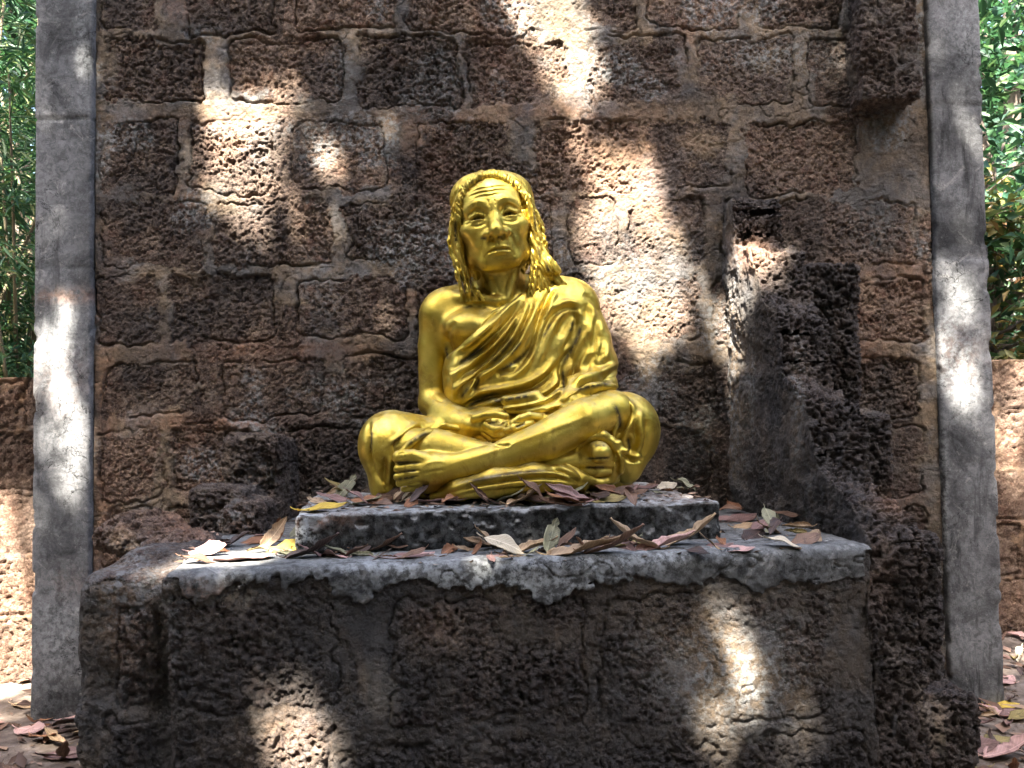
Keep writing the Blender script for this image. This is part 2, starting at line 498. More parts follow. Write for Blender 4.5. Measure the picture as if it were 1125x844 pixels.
def concrete_material(name, base_lo, base_hi, stain_scale=(9, 9, 1.6), stain_amt=0.8, black=1.0):
    g = NT(name)
    n1, n2, n3 = g.noise(2.2, 5, 0.6), g.noise(17, 7, 0.75), g.noise(110, 4, 0.7)
    col = g.mix(g.math('ADD', g.math('MULTIPLY', n1, 0.5), g.math('MULTIPLY', n2, 0.5)), base_lo, base_hi)
    drip = g.noise(1.0, 6, 0.68, 0.3, g.mapping(stain_scale))
    blot = g.rng(g.noise(4.2, 7, 0.72, 0.6), 0.44, 0.70)
    st = g.math('MAXIMUM', g.rng(drip, 0.52, 0.68), blot)
    stain = g.attr('stain')
    st = g.math('ADD', g.math('MULTIPLY', st, stain_amt * 0.8), stain, True)
    sp_ = g.rng(g.noise(64, 5, 0.75), 0.58, 0.70, 0, 0.45)
    st = g.math('SUBTRACT', st, sp_, True)
    col = g.mix(g.math('MULTIPLY', st, 0.97), col, g.mix(n2, tuple(c * black for c in (0.012, 0.013, 0.015)), tuple(c * black for c in (0.055, 0.056, 0.058))))
    col = g.mix(g.math('MULTIPLY', g.attr('pink'), g.rng(n2, 0.35, 0.6)), col, (0.34, 0.21, 0.15))
    mott = g.rng(g.noise(21, 8, 0.8, 0.7), 0.44, 0.60)
    col = g.mix(g.math('MULTIPLY', mott, 0.62), col, tuple(c * 0.45 for c in base_lo))
    pal = g.math('MULTIPLY', g.rng(g.noise(8, 6, 0.75, 1.0), 0.56, 0.70, 0, 0.65), g.math('SUBTRACT', 1.0, g.math('MULTIPLY', stain, 0.8), True))
    col = g.mix(pal, col, (0.46, 0.45, 0.43))
    col = g.mix(g.math('MULTIPLY', g.attr('pale'), g.rng(g.noise(30, 5, 0.7), 0.42, 0.6)), col, (0.50, 0.53, 0.54))
    col = g.mix(1.0, col, g.mix(g.noise(75, 4, 0.7), (0.55, 0.55, 0.55), (1.5, 1.5, 1.5)), 'MULTIPLY')
    cr = g.math('ABSOLUTE', g.math('SUBTRACT', g.noise(3.1, 6, 0.62, 0.8), 0.5))
    cr = g.math('MULTIPLY', g.rng(cr, 0.001, 0.0055, 1, 0), g.rng(g.noise(1.7, 2), 0.48, 0.56))
    col = g.mix(g.math('MULTIPLY', cr, 0.8), col, (0.02, 0.02, 0.02))
    pores = g.rng(g.voro(48), 0.04, 0.14, 1, 0)
    pores = g.math('MULTIPLY', pores, g.rng(g.noise(9, 3), 0.48, 0.6))
    b = g.bump(g.noise(16, 6, 0.65), 0.35, 0.02)
    b = g.bump(g.math('SUBTRACT', 1.0, g.math('MAXIMUM', pores, cr)), 0.7, 0.007, b)
    b = g.bump(n3, 0.35, 0.004, b)
    return g.set(color=col, rough=0.92, spec=0.12, normal=b)
COLUMN = concrete_material('column concrete', (0.155, 0.158, 0.165), (0.37, 0.375, 0.385))
RENDER = concrete_material('old cement render', (0.085, 0.084, 0.08), (0.26, 0.265, 0.26), (9, 9, 4), 0.9)
SLAB = concrete_material('mossy slab', (0.12, 0.115, 0.105), (0.30, 0.29, 0.275), (9, 9, 7), 0.6, 0.22)

def leaf_material(name, lo, hi, trans=0.0, rough=0.55, vein=True):
    g = NT(name)
    r = g.n('ObjectInfo').outputs['Random']
    n = g.noise(30, 4, 0.6)
    f = g.math('ADD', g.math('MULTIPLY', n, 0.6), g.math('MULTIPLY', r, 0.4))
    col = g.mix(f, lo, hi)
    sp = g.rng(g.noise(120, 3, 0.6), 0.60, 0.70)
    col = g.mix(g.math('MULTIPLY', sp, 0.5), col, tuple(c * 0.35 for c in lo))
    sx = g.n('SeparateXYZ'); g.link(g.pos(), sx.inputs[0])
    ay = g.math('ABSOLUTE', sx.outputs[1])
    rib = g.rng(ay, 0.0008, 0.0024, 1, 0)
    vein = g.math('SINE', g.math('SUBTRACT', g.math('MULTIPLY', sx.outputs[0], 520.0), g.math('MULTIPLY', ay, 620.0)))
    vein = g.math('MAXIMUM', g.math('MULTIPLY', g.rng(vein, 0.72, 0.98), 0.45), rib)
    col = g.mix(g.math('MULTIPLY', vein, 0.45), col, tuple(min(1, c * 1.7) for c in hi))
    edge = g.rng(g.noise(22, 5, 0.7, 0.8), 0.55, 0.68)
    col = g.mix(g.math('MULTIPLY', edge, 0.6), col, tuple(c * 0.5 for c in lo))
    b = g.bump(g.math('ADD', g.noise(60, 3, 0.6), g.math('MULTIPLY', vein, 0.6)), 0.4, 0.004)
    g.set(color=col, rough=rough, spec=0.35, normal=b)
    if trans:
        tr = g.n('BsdfTranslucent'); g.link(col, tr.inputs[0])
        mx = g.n('MixShader'); mx.inputs[0].default_value = trans
        g.link(g.b.outputs[0], mx.inputs[1]); g.link(tr.outputs[0], mx.inputs[2]); g.link(mx.outputs[0], g.out.inputs[0])
    return g.m
def foliage_material(name, cols, trans=0.35):
    """colour differs from leaf to leaf through the stored leaf attribute"""
    g = NT(name)
    a = g.attr('leaf')
    col = g.ramp(a, [(i / max(1, len(cols) - 1), c) for i, c in enumerate(cols)])
    g.set(color=col, rough=0.5, spec=0.4)
    tr = g.n('BsdfTranslucent'); g.link(g.mix(0.35, col, (0.07, 0.18, 0.045)), tr.inputs[0])
    mx = g.n('MixShader'); mx.inputs[0].default_value = trans
    g.link(g.b.outputs[0], mx.inputs[1]); g.link(tr.outputs[0], mx.inputs[2]); g.link(mx.outputs[0], g.out.inputs[0])
    return g.m
def bark_material(name, lo, hi, scale=(14, 14, 3)):
    g = NT(name)
    n = g.noise(1.0, 6, 0.7, 0.4, g.mapping(scale))
    col = g.mix(g.rng(n, 0.3, 0.7), lo, hi)
    return g.set(color=col, rough=0.85, normal=g.bump(n, 0.7, 0.03))
def ground_material():
    g = NT('trodden earth')
    n1, n2, n3 = g.noise(1.3, 5, 0.6), g.noise(14, 6, 0.65), g.noise(75, 5, 0.7)
    col = g.ramp(g.math('ADD', g.math('MULTIPLY', n2, 0.6), g.math('MULTIPLY', n1, 0.4)),
                 [(0.3, (0.055, 0.042, 0.032)), (0.5, (0.15, 0.118, 0.095)), (0.7, (0.30, 0.25, 0.21))])
    crumbs = g.rng(g.voro(55, out='Distance'), 0.12, 0.30, 1, 0)
    crumbs = g.math('MULTIPLY', crumbs, g.rng(g.noise(5, 3), 0.42, 0.58))
    col = g.mix(g.math('MULTIPLY', crumbs, 0.7), col, g.mix(n3, (0.05, 0.03, 0.02), (0.24, 0.15, 0.10)))
    b = g.bump(n2, 0.5, 0.03); b = g.bump(n3, 0.6, 0.01, b); b = g.bump(crumbs, 0.5, 0.01, b)
    return g.set(color=col, rough=0.95, spec=0.2, normal=b)
GROUND = ground_material()
# ------------------------------------------------------------------ the gilded statue
YREF = -0.45
S = (YREF - EYE[1]) / F_PX                       # metres per photo pixel at the reference plane
PLINTH_TOP = 1.132
def W(u, v, h=0.0):
    """world point seen at u, v that lies h pixel-units in front of the reference plane"""
    return at(u, v, YREF - h * S)
def chart_uv(P): return project(P)

# head frame: x to the viewer's right, y out of the face, z up; lengths in px units
HC = W(541.8, 247, 26)
_ro, _ya, _pi = R(7.5), R(-2), R(2.5)
_M = (Matrix.Rotation(_ro, 3, Vector((0, -1, 0))) @ Matrix.Rotation(-_ya, 3, Vector((0, 0, 1))))
HX = np.array(_M @ Vector((1, 0, 0))); HY = np.array(_M @ Vector((0, -1, 0))); HZ = np.array(_M @ Vector((0, 0, 1)))
_c, _s = math.cos(_pi), math.sin(_pi)
HY, HZ = HY * _c + HZ * _s, HZ * _c - HY * _s
HM = np.stack([HX, HY, HZ]).astype(np.float32)
def H(x, y, z): return HC + S * (x * HX + y * HY + z * HZ)
def headloc(P): return ((P - HC.astype(np.float32)) @ HM.T) / np.float32(S)
def chart_head(P): return headloc(P)[..., [0, 2]]

def front(hmin):
    y = np.float32(YREF - hmin * S)
    return lambda P: P[..., 1] < y
def face_front(P):
    q = headloc(P); return (q[..., 1] > 18) & (q[..., 2] > -70) & (q[..., 2] < 60)

def torso(F, g=0.0):
    F.ell(W(570, 486, -4), np.array([96, 56, 50]) * S + g, 0)
    F.ell(W(570, 438, 4), np.array([70, 46, 52]) * S + g, 22 * S)
    F.ell(W(563, 380, 2), np.array([76, 44, 56]) * S + g, 26 * S)
    F.cone(W(502, 343, -4), W(620, 343, -6), 27 * S + g, 27 * S + g, 22 * S)
def legs(F, g=0.0, k=10):
    F.tube([W(548, 506, 0), W(478, 496, 40), W(430, 486, 62)], np.array([38, 31, 29]) * S + g, k * S, kin=3 * S)
    F.tube([W(600, 500, 0), W(655, 478, 35), W(684, 471, 58)], np.array([42, 37, 34]) * S + g, k * S, kin=3 * S)

def finger(F, pts, r0, r1, k=1.5):
    r = np.linspace(r0, r1, len(pts)) * S
    F.tube([W(*p) for p in pts], r, k * S, kin=1.0 * S)

def build_body():
    F = Field()
    torso(F)
    # trapezius, neck, throat
    F.cone(W(546, 312, -6), W(500, 336, -6), 18 * S, 17 * S, 14 * S)
    F.cone(W(556, 312, -6), W(606, 330, -8), 18 * S, 18 * S, 14 * S)
    F.tube([W(549, 338, 0), W(550, 310, 10), W(549, 282, 14)], np.array([26, 21.5, 23]) * S, 9 * S)
    for a, b, r in (((530, 292, 26), (548, 328, 31), 4.2), ((568, 291, 26), (557, 328, 31), 4.2), ((549, 300, 29), (551, 318, 29), 4.5)):
        F.cone(W(*a), W(*b), r * S, r * .8 * S, 7 * S)
    # collar bones and the bare side of the chest
    F.tube([W(547, 331, 36), W(522, 327, 34), W(494, 327, 14)], np.array([4.0, 4.6, 5]) * S, 7 * S)
    F.ell(W(518, 360, 33), np.array([30, 24, 18]) * S, 16 * S)
    # bare arm
    F.ell(W(485, 346, 2), np.array([23.5, 25, 27]) * S, 12 * S)
    F.tube([W(483, 350, 2), W(476.5, 380, 3), W(475.5, 405, 5), W(475, 440, 9)], np.array([20.5, 17.4, 15.8, 13.8]) * S, 8 * S, kin=.8 * S)
    F.tube([W(475, 441, 10), W(486, 452, 34), W(504, 462, 62), W(516, 466, 76)], np.array([14.4, 14.0, 10.8, 9.8]) * S, 6 * S, kin=.8 * S)
    F.ell(W(470, 447, 6), np.array([9, 9, 9]) * S, 5 * S)
    # right hand lying in the lap
    F.ell(W(528, 467, 84), np.array([14, 9, 8.5]) * S, 6 * S)
    finger(F, [(522, 460, 90), (533, 456.5, 95), (545, 455.5, 97), (556, 457.5, 97)], 4.6, 3.4)
    finger(F, [(534, 467, 94), (543, 472, 98), (550, 471.5, 97), (554, 467, 92)], 4.3, 3.4)
    finger(F, [(533, 470, 90), (543, 477, 96), (551, 477.5, 96), (557, 474, 92)], 4.4, 3.4)
    finger(F, [(531, 473, 86), (541, 482, 91), (550, 483, 92), (556, 480, 90)], 4.2, 3.3)
    finger(F, [(528, 475, 80), (536, 485, 85), (544, 487, 88), (550, 486, 88)], 3.8, 3.0)
    # left hand meeting it, thumb on top
    F.tube([W(640, 448, 58), W(612, 458, 78), W(598, 463, 84)], np.array([11, 10, 10]) * S, 6 * S)
    F.ell(W(589, 466, 86), np.array([13, 9, 8.5]) * S, 6 * S)
    finger(F, [(592, 459, 92), (581, 457, 98), (571, 460, 100), (563, 465, 100)], 4.6, 3.3)
    finger(F, [(583, 465, 96), (573, 468, 101), (564, 470.5, 102), (557, 473, 99)], 4.2, 3.3)
    finger(F, [(584, 470, 93), (574, 475, 99), (565, 477.5, 100), (558, 479, 97)], 4.2, 3.3)
    finger(F, [(584, 474, 90), (575, 480, 95), (566, 483, 97), (560, 485, 95)], 4.1, 3.2)
    finger(F, [(585, 477, 86), (577, 484, 91), (570, 487, 93), (564, 488, 92)], 3.7, 3.0)
    # legs: thighs, crossed shins
    legs(F)
    F.ell(W(560, 512, 45), np.array([135, 40, 62]) * S, 16 * S)
    F.tube([W(437, 492, 72), W(478, 492, 90), W(520, 502, 98), (W(580, 512, 98)), W(640, 506, 96)], np.array([20.5, 19, 17.5, 14.5, 12.4]) * S, 6 * S, kin=.8 * S)
    F.tube([W(672, 453, 78), W(640, 462, 100), W(598, 485, 112), W(548, 503, 116), W(500, 513, 116), W(484, 516, 114)],
           np.array([22.5, 21.2, 19.2, 15.2, 12.8, 12.4]) * S, 5 * S, kin=.8 * S)
    # near foot, toes pointing to the viewer's left, great toe uppermost
    F.tube([W(490, 514, 113), W(474, 516, 114), W(460, 516, 112)], np.array([13, 15.5, 16]) * S, 6 * S)
    F.tube([W(474, 528, 106), W(458, 529, 106)], np.array([12, 10]) * S, 6 * S)
    finger(F, [(466, 505, 120), (453, 501.5, 121), (443, 501.5, 120), (438.5, 502.5, 119)], 7.0, 6.6, 3)
    finger(F, [(463, 513, 120), (449, 514, 121), (437, 515.5, 119)], 5.4, 4.2, 2)
    finger(F, [(462, 520, 118), (448, 522, 119), (436.5, 524, 117)], 5.0, 4.0, 2)
    finger(F, [(462, 526, 115), (450, 529, 116), (439, 531, 114)], 4.8, 3.8, 2)
    finger(F, [(464, 532, 110), (453, 535.5, 110), (444, 537, 108)], 4.4, 3.5, 2)
    # far foot under the other knee, great toe to the viewer
    F.tube([W(636, 506, 96), W(652, 502, 98), W(660, 501, 100)], np.array([12, 15, 15]) * S, 5 * S)
    finger(F, [(652, 495, 100), (658, 496.5, 112), (660, 498, 116)], 10.5, 10.2, 3)
    finger(F, [(640, 509.5, 106), (655, 511, 111), (671, 509.5, 106)], 4.6, 4.6, 1.5)
    finger(F, [(641, 517.5, 104), (655, 519.5, 108), (669, 517.5, 104)], 4.4, 4.2, 1.5)
    F.ell(W(654, 523, 98), np.array([18, 6, 12]) * S, 3 * S)

    # ---- head
    def he(x, y, z, r, k, kind='u'):
        F.ell(H(x, y, z), np.array(r) * S, k * S, HM, kind)
    he(0, -8, 16, (38, 46, 39), 0)
    he(0, 10, -8, (36.5, 34, 42), 8)
    he(0, 13, 18, (35.5, 29.5, 28), 8)                 # forehead
    he(0, 15, -31, (32, 23, 19.5), 9)                  # lower jaw
    for s in (-1, 1):
        he(27 * s, 7, -33, (8, 15, 13), 10)          # jaw angle
        he(25 * s, 23, -13, (11, 10, 9), 12)       # cheekbone
        he(41 * s, 26, -30, (7, 12, 13), 14, 'c')  # slightly hollow cheek
        he(39 * s, 22, 12, (6, 14, 12), 10, 'c')   # temple
    F.cone(H(-14, 27, -47.5), H(14, 27, -47.5), 8.5 * S, 8.5 * S, 9 * S)
    F.ell(H(0, 30, -36), np.array([18, 11, 14]) * S, 9 * S, HM)   # muzzle
    # brow ridge, sockets
    for s in (-1, 1):
        F.tube([H(4 * s, 38.2, 8), H(14 * s, 38.6, 10.5), H(25 * s, 32, 8)], np.array([3.6, 3.6, 3.4]) * S, 9 * S)
        he(16.5 * s, 46, -.5, (10.5, 7.6, 6.0), 6, 'c')
        he(16.3 * s, 31.2, -1.0, (9.4, 8.6, 8.0), 2.5)
        for x, z, rx, rz in ((13.2, -1.8, 4.2, 2.2), (17.0, -1.0, 5.0, 2.7), (20.8, -1.9, 3.8, 2.0)):
            he(x * s, 40.5 - .12 * abs(x - 16), z, (rx, 5.5, rz), 1.0, 'c')
        he(16.6 * s, 32.6, -1.4, (5, 3.4, 5), .6)
        he(16.0 * s - .5, 36.6, -1.0, (2.1, 2.4, 2.1), .5, 'c')
    # nose
    F.tube([H(0, 37.5, 6), H(0, 41.5, -5), H(0, 46.5, -16), H(0.3, 49.0, -20.5)], np.array([4.4, 4.8, 6.2, 7.4]) * S, 7 * S, kin=3 * S)
    for s in (-1, 1):
        he(8.4 * s, 42, -22, (5.6, 7, 5.2), 3.5)
    he(0, 46.5, -24, (5, 6, 3.6), 3)
    for s in (-1, 1):
        he(5.4 * s, 45.5, -27.0, (3.2, 4.4, 3.6), 1.0, 'c')
    # ears half hidden in the hair
    for s in (-1, 1):
        he(37 * s, -2, -12, (4, 9, 14), 4)
    # ---- modelling strokes on the face, chart = head x, z
    def st(pts, amp, sig, **kw):
        F.stroke(pts, amp * S, sig, chart_head, face_front, **kw)
    for s in (-1, 1):
        m = lambda pts: [(x * s, z) for x, z in pts]
        st(m([(8.2, -2.6), (11.5, 1.2), (16, 2.9), (21, 1.5), (25.5, -2.6)]), 2.0, 1.4)        # upper lid edge
        st(m([(9.5, 2.6), (12.5, 5.6), (17, 6.8), (22, 5.2), (26, 2.0)]), -1.7, 1.2)          # fold above the lid
        st(m([(9.5, -5.0), (14, -4.9), (19, -4.8), (24, -4.8)]), 1.2, 1.2)                    # lower lid
        st(m([(8.0, -7.8), (13, -10.4), (19, -10.8), (25, -8.4)]), -1.1, 1.7)                 # bag
        st(m([(24.5, -2), (30, -.5)]), -.7, 1.0); st(m([(24.5, -4.5), (30, -6)]), -.7, 1.0)   # crow's feet
        st(m([(9.5, -18.5), (13.5, -24), (16.5, -31), (18, -38), (17, -44)]), -.9, 2.2)      # smile line
        st(m([(14, -18), (19.5, -26), (22.5, -35)]), .6, 3.4)
        st(m([(14, -21), (14.2, -25), (11.4, -27.5)]), -.6, 1.2)                               # wing crease
        st(m([(12.8, -40.5), (15, -43.5), (15.6, -46)]), -.5, 1.6)                           # drooping corner
        st(m([(3.0, 6), (3.8, 10), (3.0, 14)]), -1.1, 1.0)                                    # frown
        st(m([(5.5, 11), (13, 14.0), (22, 13.2), (28, 9)]), .8, 2.0)                          # brow
        st(m([(29, -34), (22, -46), (11, -53)]), .8, 2.6)                                     # jaw line
    st([(0, 3), (0, -14)], .7, 1.6)
    st([(-13, -40.8), (-8, -38.6), (-3, -37.6), (0, -38.1), (3, -37.6), (8, -38.4), (13, -40.2)], -2.6, 1.1)
    st([(-10, -37.6), (-4, -35.0), (0, -36.0), (4, -35.0), (10, -37.2)], .9, 1.3)
    st([(-9, -41.4), (-4, -40.6), (0, -40.6), (4, -40.6), (9, -41.0)], 1.2, 1.4)
    st([(-8, -45.6), (0, -44.8), (8, -45.2)], -.8, 1.7)
    st([(0, -29), (0, -34)], -.7, 1.0)
    for z, a, x0, x1 in ((19, .9, -22, 12), (23.5, 1.1, -23, 20), (28, 1.0, -20, 22)):
        st([(x0, z - 1.5), (x0 * .5, z + .6), (0, z - .8), (x1 * .5, z + .8), (x1, z - 1.0)], -a, .95, side=.3)
    # ---- modelling strokes on the body, chart = photo plane
    def sb(pts, amp, sig, hmin=-20, **kw):
        F.stroke(pts, amp * S, sig, chart_uv, front(hmin), **kw)
    sb([(489, 371), (494, 384), (499, 396)], -4.0, 3.5); sb([(500, 352), (492, 366), (489, 376)], -2.0, 3.0)      # armpit
    sb([(505, 336), (522, 334), (538, 337)], -2.0, 2.6); sb([(549, 331), (551, 340), (549, 352)], -1.5, 2.6)
    sb([(541, 302), (549, 322)], -1.0, 1.6); sb([(559, 302), (553, 322)], -1.0, 1.6)
    sb([(471, 432), (481, 440), (489, 441)], -1.5, 1.8)
    # toe nails and knuckles, creases of the feet
    for p in ([(437.5, 498.5), (443.5, 497.8), (444.5, 502.5), (438, 504)],):
        sb(p + [p[0]], -.7, .9, 90, taper=False)
    sb([(652, 490), (659, 487.5), (666, 490.5)], -1.0, 1.2, 90)
    sb([(645, 503.6), (658, 505.4), (671, 503.6)], -2.0, 1.3, 80); sb([(642, 514), (656, 515.6), (670, 513.4)], -2.0, 1.2, 80)
    for a, b in (((433, 508.8), (463, 508.4)), ((432, 519.6), (462, 516.8)), ((434, 527.6), (461, 523.4)), ((440, 534), (462, 530))):
        sb([a, b], -2.2, 1.2, 80)
    # hollows of the cupped hands
    sb([(536, 464), (542, 463), (549, 463)], -4.0, 2.0, 60); sb([(566, 470), (571, 467), (577, 464.5)], -3.0, 1.7, 60)
    sb([(540, 487), (553, 490), (562, 488)], -2.5, 2.0, 60)
    # shin bone
    sb([(655, 453), (600, 474), (540, 497), (500, 508)], 0.9, 3.2, 70, taper=True)
    sb([(490, 507), (478, 507), (466, 510)], .8, 2.0, 90); sb([(490, 516), (476, 518), (465, 521)], -.6, 1.6, 90)
    lo = np.minimum(W(392, 556, -75), W(392, 556, 140)); hi = np.maximum(W(728, 176, 140), W(728, 176, -75))
    lo[1], hi[1] = YREF - 142 * S, YREF + 75 * S
    lo[2] = PLINTH_TOP - 0.01; lo[0] -= .04; hi[0] += .06; hi[2] += .06
    z0 = np.float32(PLINTH_TOP - 0.004)
    F.cut(lambda P: z0 - P[..., 2], 0)
    return F, lo, hi

def poly_signed(pts):
    """signed distance-like value to an open polyline in photo px; positive on the right of its direction"""
    pts = np.asarray(pts, np.float32)
    def fn(q):
        best = np.full(q.shape[:-1], 1e9, np.float32); sg = np.zeros_like(best)
        for i in range(len(pts) - 1):
            a, b = pts[i], pts[i + 1]; ba = b - a
            tr = (q - a) @ ba / float(ba @ ba)
            t = np.clip(tr, 0 if i else -9, 1 if i < len(pts) - 2 else 9)
            r = q - a - t[..., None] * ba
            d2 = (r * r).sum(-1); cr = ba[0] * r[..., 1] - ba[1] * r[..., 0]
            bt = d2 < best
            best = np.where(bt, d2, best); sg = np.where(bt, np.sign(cr), sg)
        return np.sqrt(best) * sg
    return fn

def build_robe():
    F = Field()
    g = 5.5 * S
    torso(F, g)
    F.ell(W(518, 360, 33), np.array([30, 24, 18]) * S + g, 16 * S)
    F.ell(W(508, 418, 6), np.array([20, 52, 42]) * S, 12 * S)                                     # cloth under the bare arm
    # the draped shoulder and sleeve
    F.cone(W(594, 329, -2), W(624, 335, -4), 28 * S, 28.5 * S, 16 * S)
    F.tube([W(630, 343, -2), W(641, 374, 6), W(650, 402, 14), W(652, 418, 22)], np.array([28.5, 28.5, 27.5, 25]) * S, 12 * S, kin=6 * S)
    F.tube([W(655, 421, 34), W(640, 430, 58), W(618, 440, 74)], np.array([20, 17, 14]) * S, 8 * S)
    # neckline: keep below and right of the diagonal edge
    neck = poly_signed([(640, 280), (590, 306), (575, 321), (556, 331), (541, 341), (522, 361), (497, 384), (489, 394), (480, 420)])
    def keep(P):
        return neck(project(P)) * np.float32(S) * np.where(P[..., 1] < YREF + 10 * S, 1, 1)
    F.cut(keep, 3 * S)
    F.tube([W(640, 348, 42), W(636, 370, 50), W(627, 388, 57), W(617, 403, 61), W(618, 420, 64), W(621, 432, 70)], np.array([2, 4.5, 5.5, 5.5, 5, 3]) * S, 5 * S, kind='c', kin=2 * S)
    # knees wrapped in the robe
    K = Field()
    legs(K, 4.0 * S)
    K.ell(W(428, 497, 58), np.array([28, 34, 34]) * S, 10 * S)
    K.ell(W(424, 528, 66), np.array([17, 22, 26]) * S, 8 * S)
    K.ell(W(690, 480, 54), np.array([27, 38, 36]) * S, 10 * S)
    K.ell(W(688, 506, 72), np.array([18, 20, 24]) * S, 8 * S)
    # opening between the knees where the bare shins come out
    op_l = poly_signed([(441, 560), (438, 520), (437, 505), (444, 492), (455, 482), (468, 474), (486, 471), (510, 474), (532, 488), (545, 500)])
    op_r = poly_signed([(600, 464), (622, 452), (640, 440), (655, 434), (668, 437), (677, 450), (679, 464), (674, 476), (676, 490), (677, 504), (670, 530), (668, 560)])
    def opening(P):
        q = project(P)
        a, b = op_l(q), op_r(q)
        fr = (YREF - 30 * S) - P[..., 1]                      # only in front
        return np.minimum(np.minimum(a, b) * np.float32(S), fr.astype(np.float32) * 1.0)
    K.cut(opening, 2.5 * S)
    F.ops_union = None
    kf = K
    def kfn(P): return kf.eval(P)
    kl = np.minimum(W(392, 560, 130), W(392, 560, -70)); kh = np.maximum(W(730, 420, 130), W(730, 420, -70))
    lo2 = np.minimum(kl, kh); hi2 = np.maximum(kl, kh)
    F._add('u', lo2, hi2, kfn, 6 * S)
    # lap folds over the right shin, cloth under the arm
    F.tube([W(668, 432, 66), W(648, 436, 84), W(632, 446, 94), W(618, 455, 98)], np.array([9, 8, 7, 5]) * S, 6 * S)
    F.tube([W(664, 424, 60), W(640, 428, 74), W(620, 436, 84), W(600, 446, 86)], np.array([8, 8, 8, 6]) * S, 6 * S)
    F.tube([W(560, 447, 66), W(590, 446, 78), W(612, 448, 86)], np.array([8, 9, 7]) * S, 8 * S)
    # hem lying on the slab below the shins
    F.tube([W(477, 546, 104), W(505, 537, 116), W(545, 529, 120), W(585, 525, 118), W(618, 526, 112), W(640, 532, 104)],
           np.array([5, 11, 15, 15, 12, 7]) * S, 4 * S, kin=6 * S)
    F.tube([W(600, 505, 96), W(622, 512, 104), W(640, 524, 108), W(660, 531, 104), W(676, 526, 96)], np.array([7, 5.5, 4.6, 4.6, 5]) * S, 4 * S, kin=3 * S)
    # ring of cloth round the far foot
    F.tube([W(632, 500, 100), W(636, 487, 106), W(648, 479.5, 108), (W(662, 479, 108)), W(675, 487, 107), W(681, 498, 106), W(678, 512, 104), W(672, 526, 100)],
           np.array([4.5, 4.5, 4.8, 5, 5.5, 6, 6, 5]) * S, 4 * S, kin=3 * S)
    # turned edges where the shins come out
    F.tube([W(632, 446, 99), W(650, 436.5, 93), W(666, 436, 90), W(677, 448, 93), W(680.5, 464, 96), W(675, 478, 99)], np.array([2.5, 3.4, 4, 4.2, 4, 3]) * S, 3 * S, kin=2 * S)
    F.tube([W(437, 510, 98), W(443, 495, 101), W(455, 483, 101), W(468, 475, 96), W(486, 470.5, 85), W(508, 474, 74), W(530, 487, 66)], np.array([3, 3.6, 3.8, 3.6, 3.2, 2.6, 2]) * S, 3 * S, kin=2 * S)
    # ---- folds
    def f(pts, amp, sig, hmin=-15, side=.9, **kw):
        F.stroke(pts, amp * 1.55 * S, sig * 1.38, chart_uv, front(hmin), side=side, **kw)
    # chest: long folds fanning from the shoulder to the waist
    f([(578, 322), (556, 341), (532, 363), (508, 383), (491, 396)], 2.6, 2.6)
    f([(579, 330), (567, 352), (550, 372), (528, 392), (504, 408), (494, 416)], 3.2, 2.5)
    f([(582, 332), (572, 358), (556, 382), (534, 404), (512, 418), (497, 432)], 3.4, 2.6)
    f([(592, 330), (581, 358), (569, 382), (548, 403), (524, 418), (506, 438)], 3.2, 2.4)
    f([(606, 330), (596, 356), (590, 384), (576, 406), (558, 419)], 2.2, 2.4)
    f([(620, 340), (606, 360), (596, 386), (590, 404)], 1.8, 3.0)
    f([(612, 318), (602, 340), (597, 352)], 1.8, 2.6)
    # belly: folds sweeping up to the sleeve
    f([(503, 447), (513, 437), (530, 430), (556, 427), (584, 420), (602, 405), (610, 392)], 3.6, 2.8)
    f([(524, 448), (545, 441), (572, 439), (596, 433), (612, 420), (616, 408)], 3.2, 2.4)
    f([(540, 449), (566, 446), (592, 441), (610, 432), (617, 420)], 2.6, 2.2)
    f([(500, 440), (510, 424), (520, 416)], -2.6, 2.0, side=0); f([(520, 430), (523, 421), (527, 415)], -3.6, 2.0, side=0)
    f([(494, 404), (500, 420), (500, 440)], 2.2, 2.4)
    f([(560, 402), (574, 394), (584, 380)], -2.6, 3.0, side=0); f([(545, 412), (560, 406)], -2.0, 2.2, side=0)
    # deep groove between body and sleeve
    f([(640, 350), (636, 370), (626, 388), (616, 402), (618, 418), (621, 432)], -2.5, 3.0, side=0)
    f([(630, 336), (640, 348), (634, 372), (622, 392)], 2.6, 2.4)
    f([(646, 340), (644, 362), (634, 384), (624, 404), (624, 424)], 3.0, 2.8, side=.5)
    f([(600, 345), (614, 334), (628, 331), (640, 338)], 2.4, 2.6)
    f([(612, 372), (622, 352), (632, 342)], -2.4, 3.2, side=0)
    # sleeve
    f([(650, 332), (652, 352), (646, 374)], 2.0, 2.6); f([(658, 346), (662, 368), (657, 390)], 1.7, 3.2); f([(666, 362), (668, 382), (664, 400)], 1.6, 2.8)
    f([(640, 322), (652, 330), (660, 346)], -1.6, 2.4, side=0)
    f([(628, 424), (640, 416), (654, 414), (668, 406), (677, 398)], 3.2, 2.6)
    f([(630, 429), (646, 421), (662, 420), (680, 412)], -3.0, 2.2, side=0)
    f([(626, 432), (642, 425), (662, 427), (682, 424)], 2.8, 2.4)
    f([(650, 398), (660, 402), (672, 396)], -1.8, 2.6, side=0)
    f([(636, 410), (642, 396), (648, 384)], 1.6, 2.6)
    # lap
    f([(615, 442), (634, 432), (654, 427), (672, 430)], 2.2, 2.2); f([(618, 449), (632, 441), (648, 433)], 2.0, 1.8)
    f([(596, 452), (610, 446), (622, 447)], 1.8, 1.8)
    # viewer-left knee: edge lip and folds
    f([(438, 508), (444, 494), (456, 483), (470, 475), (486, 472)], 2.4, 2.4, 20, side=0)
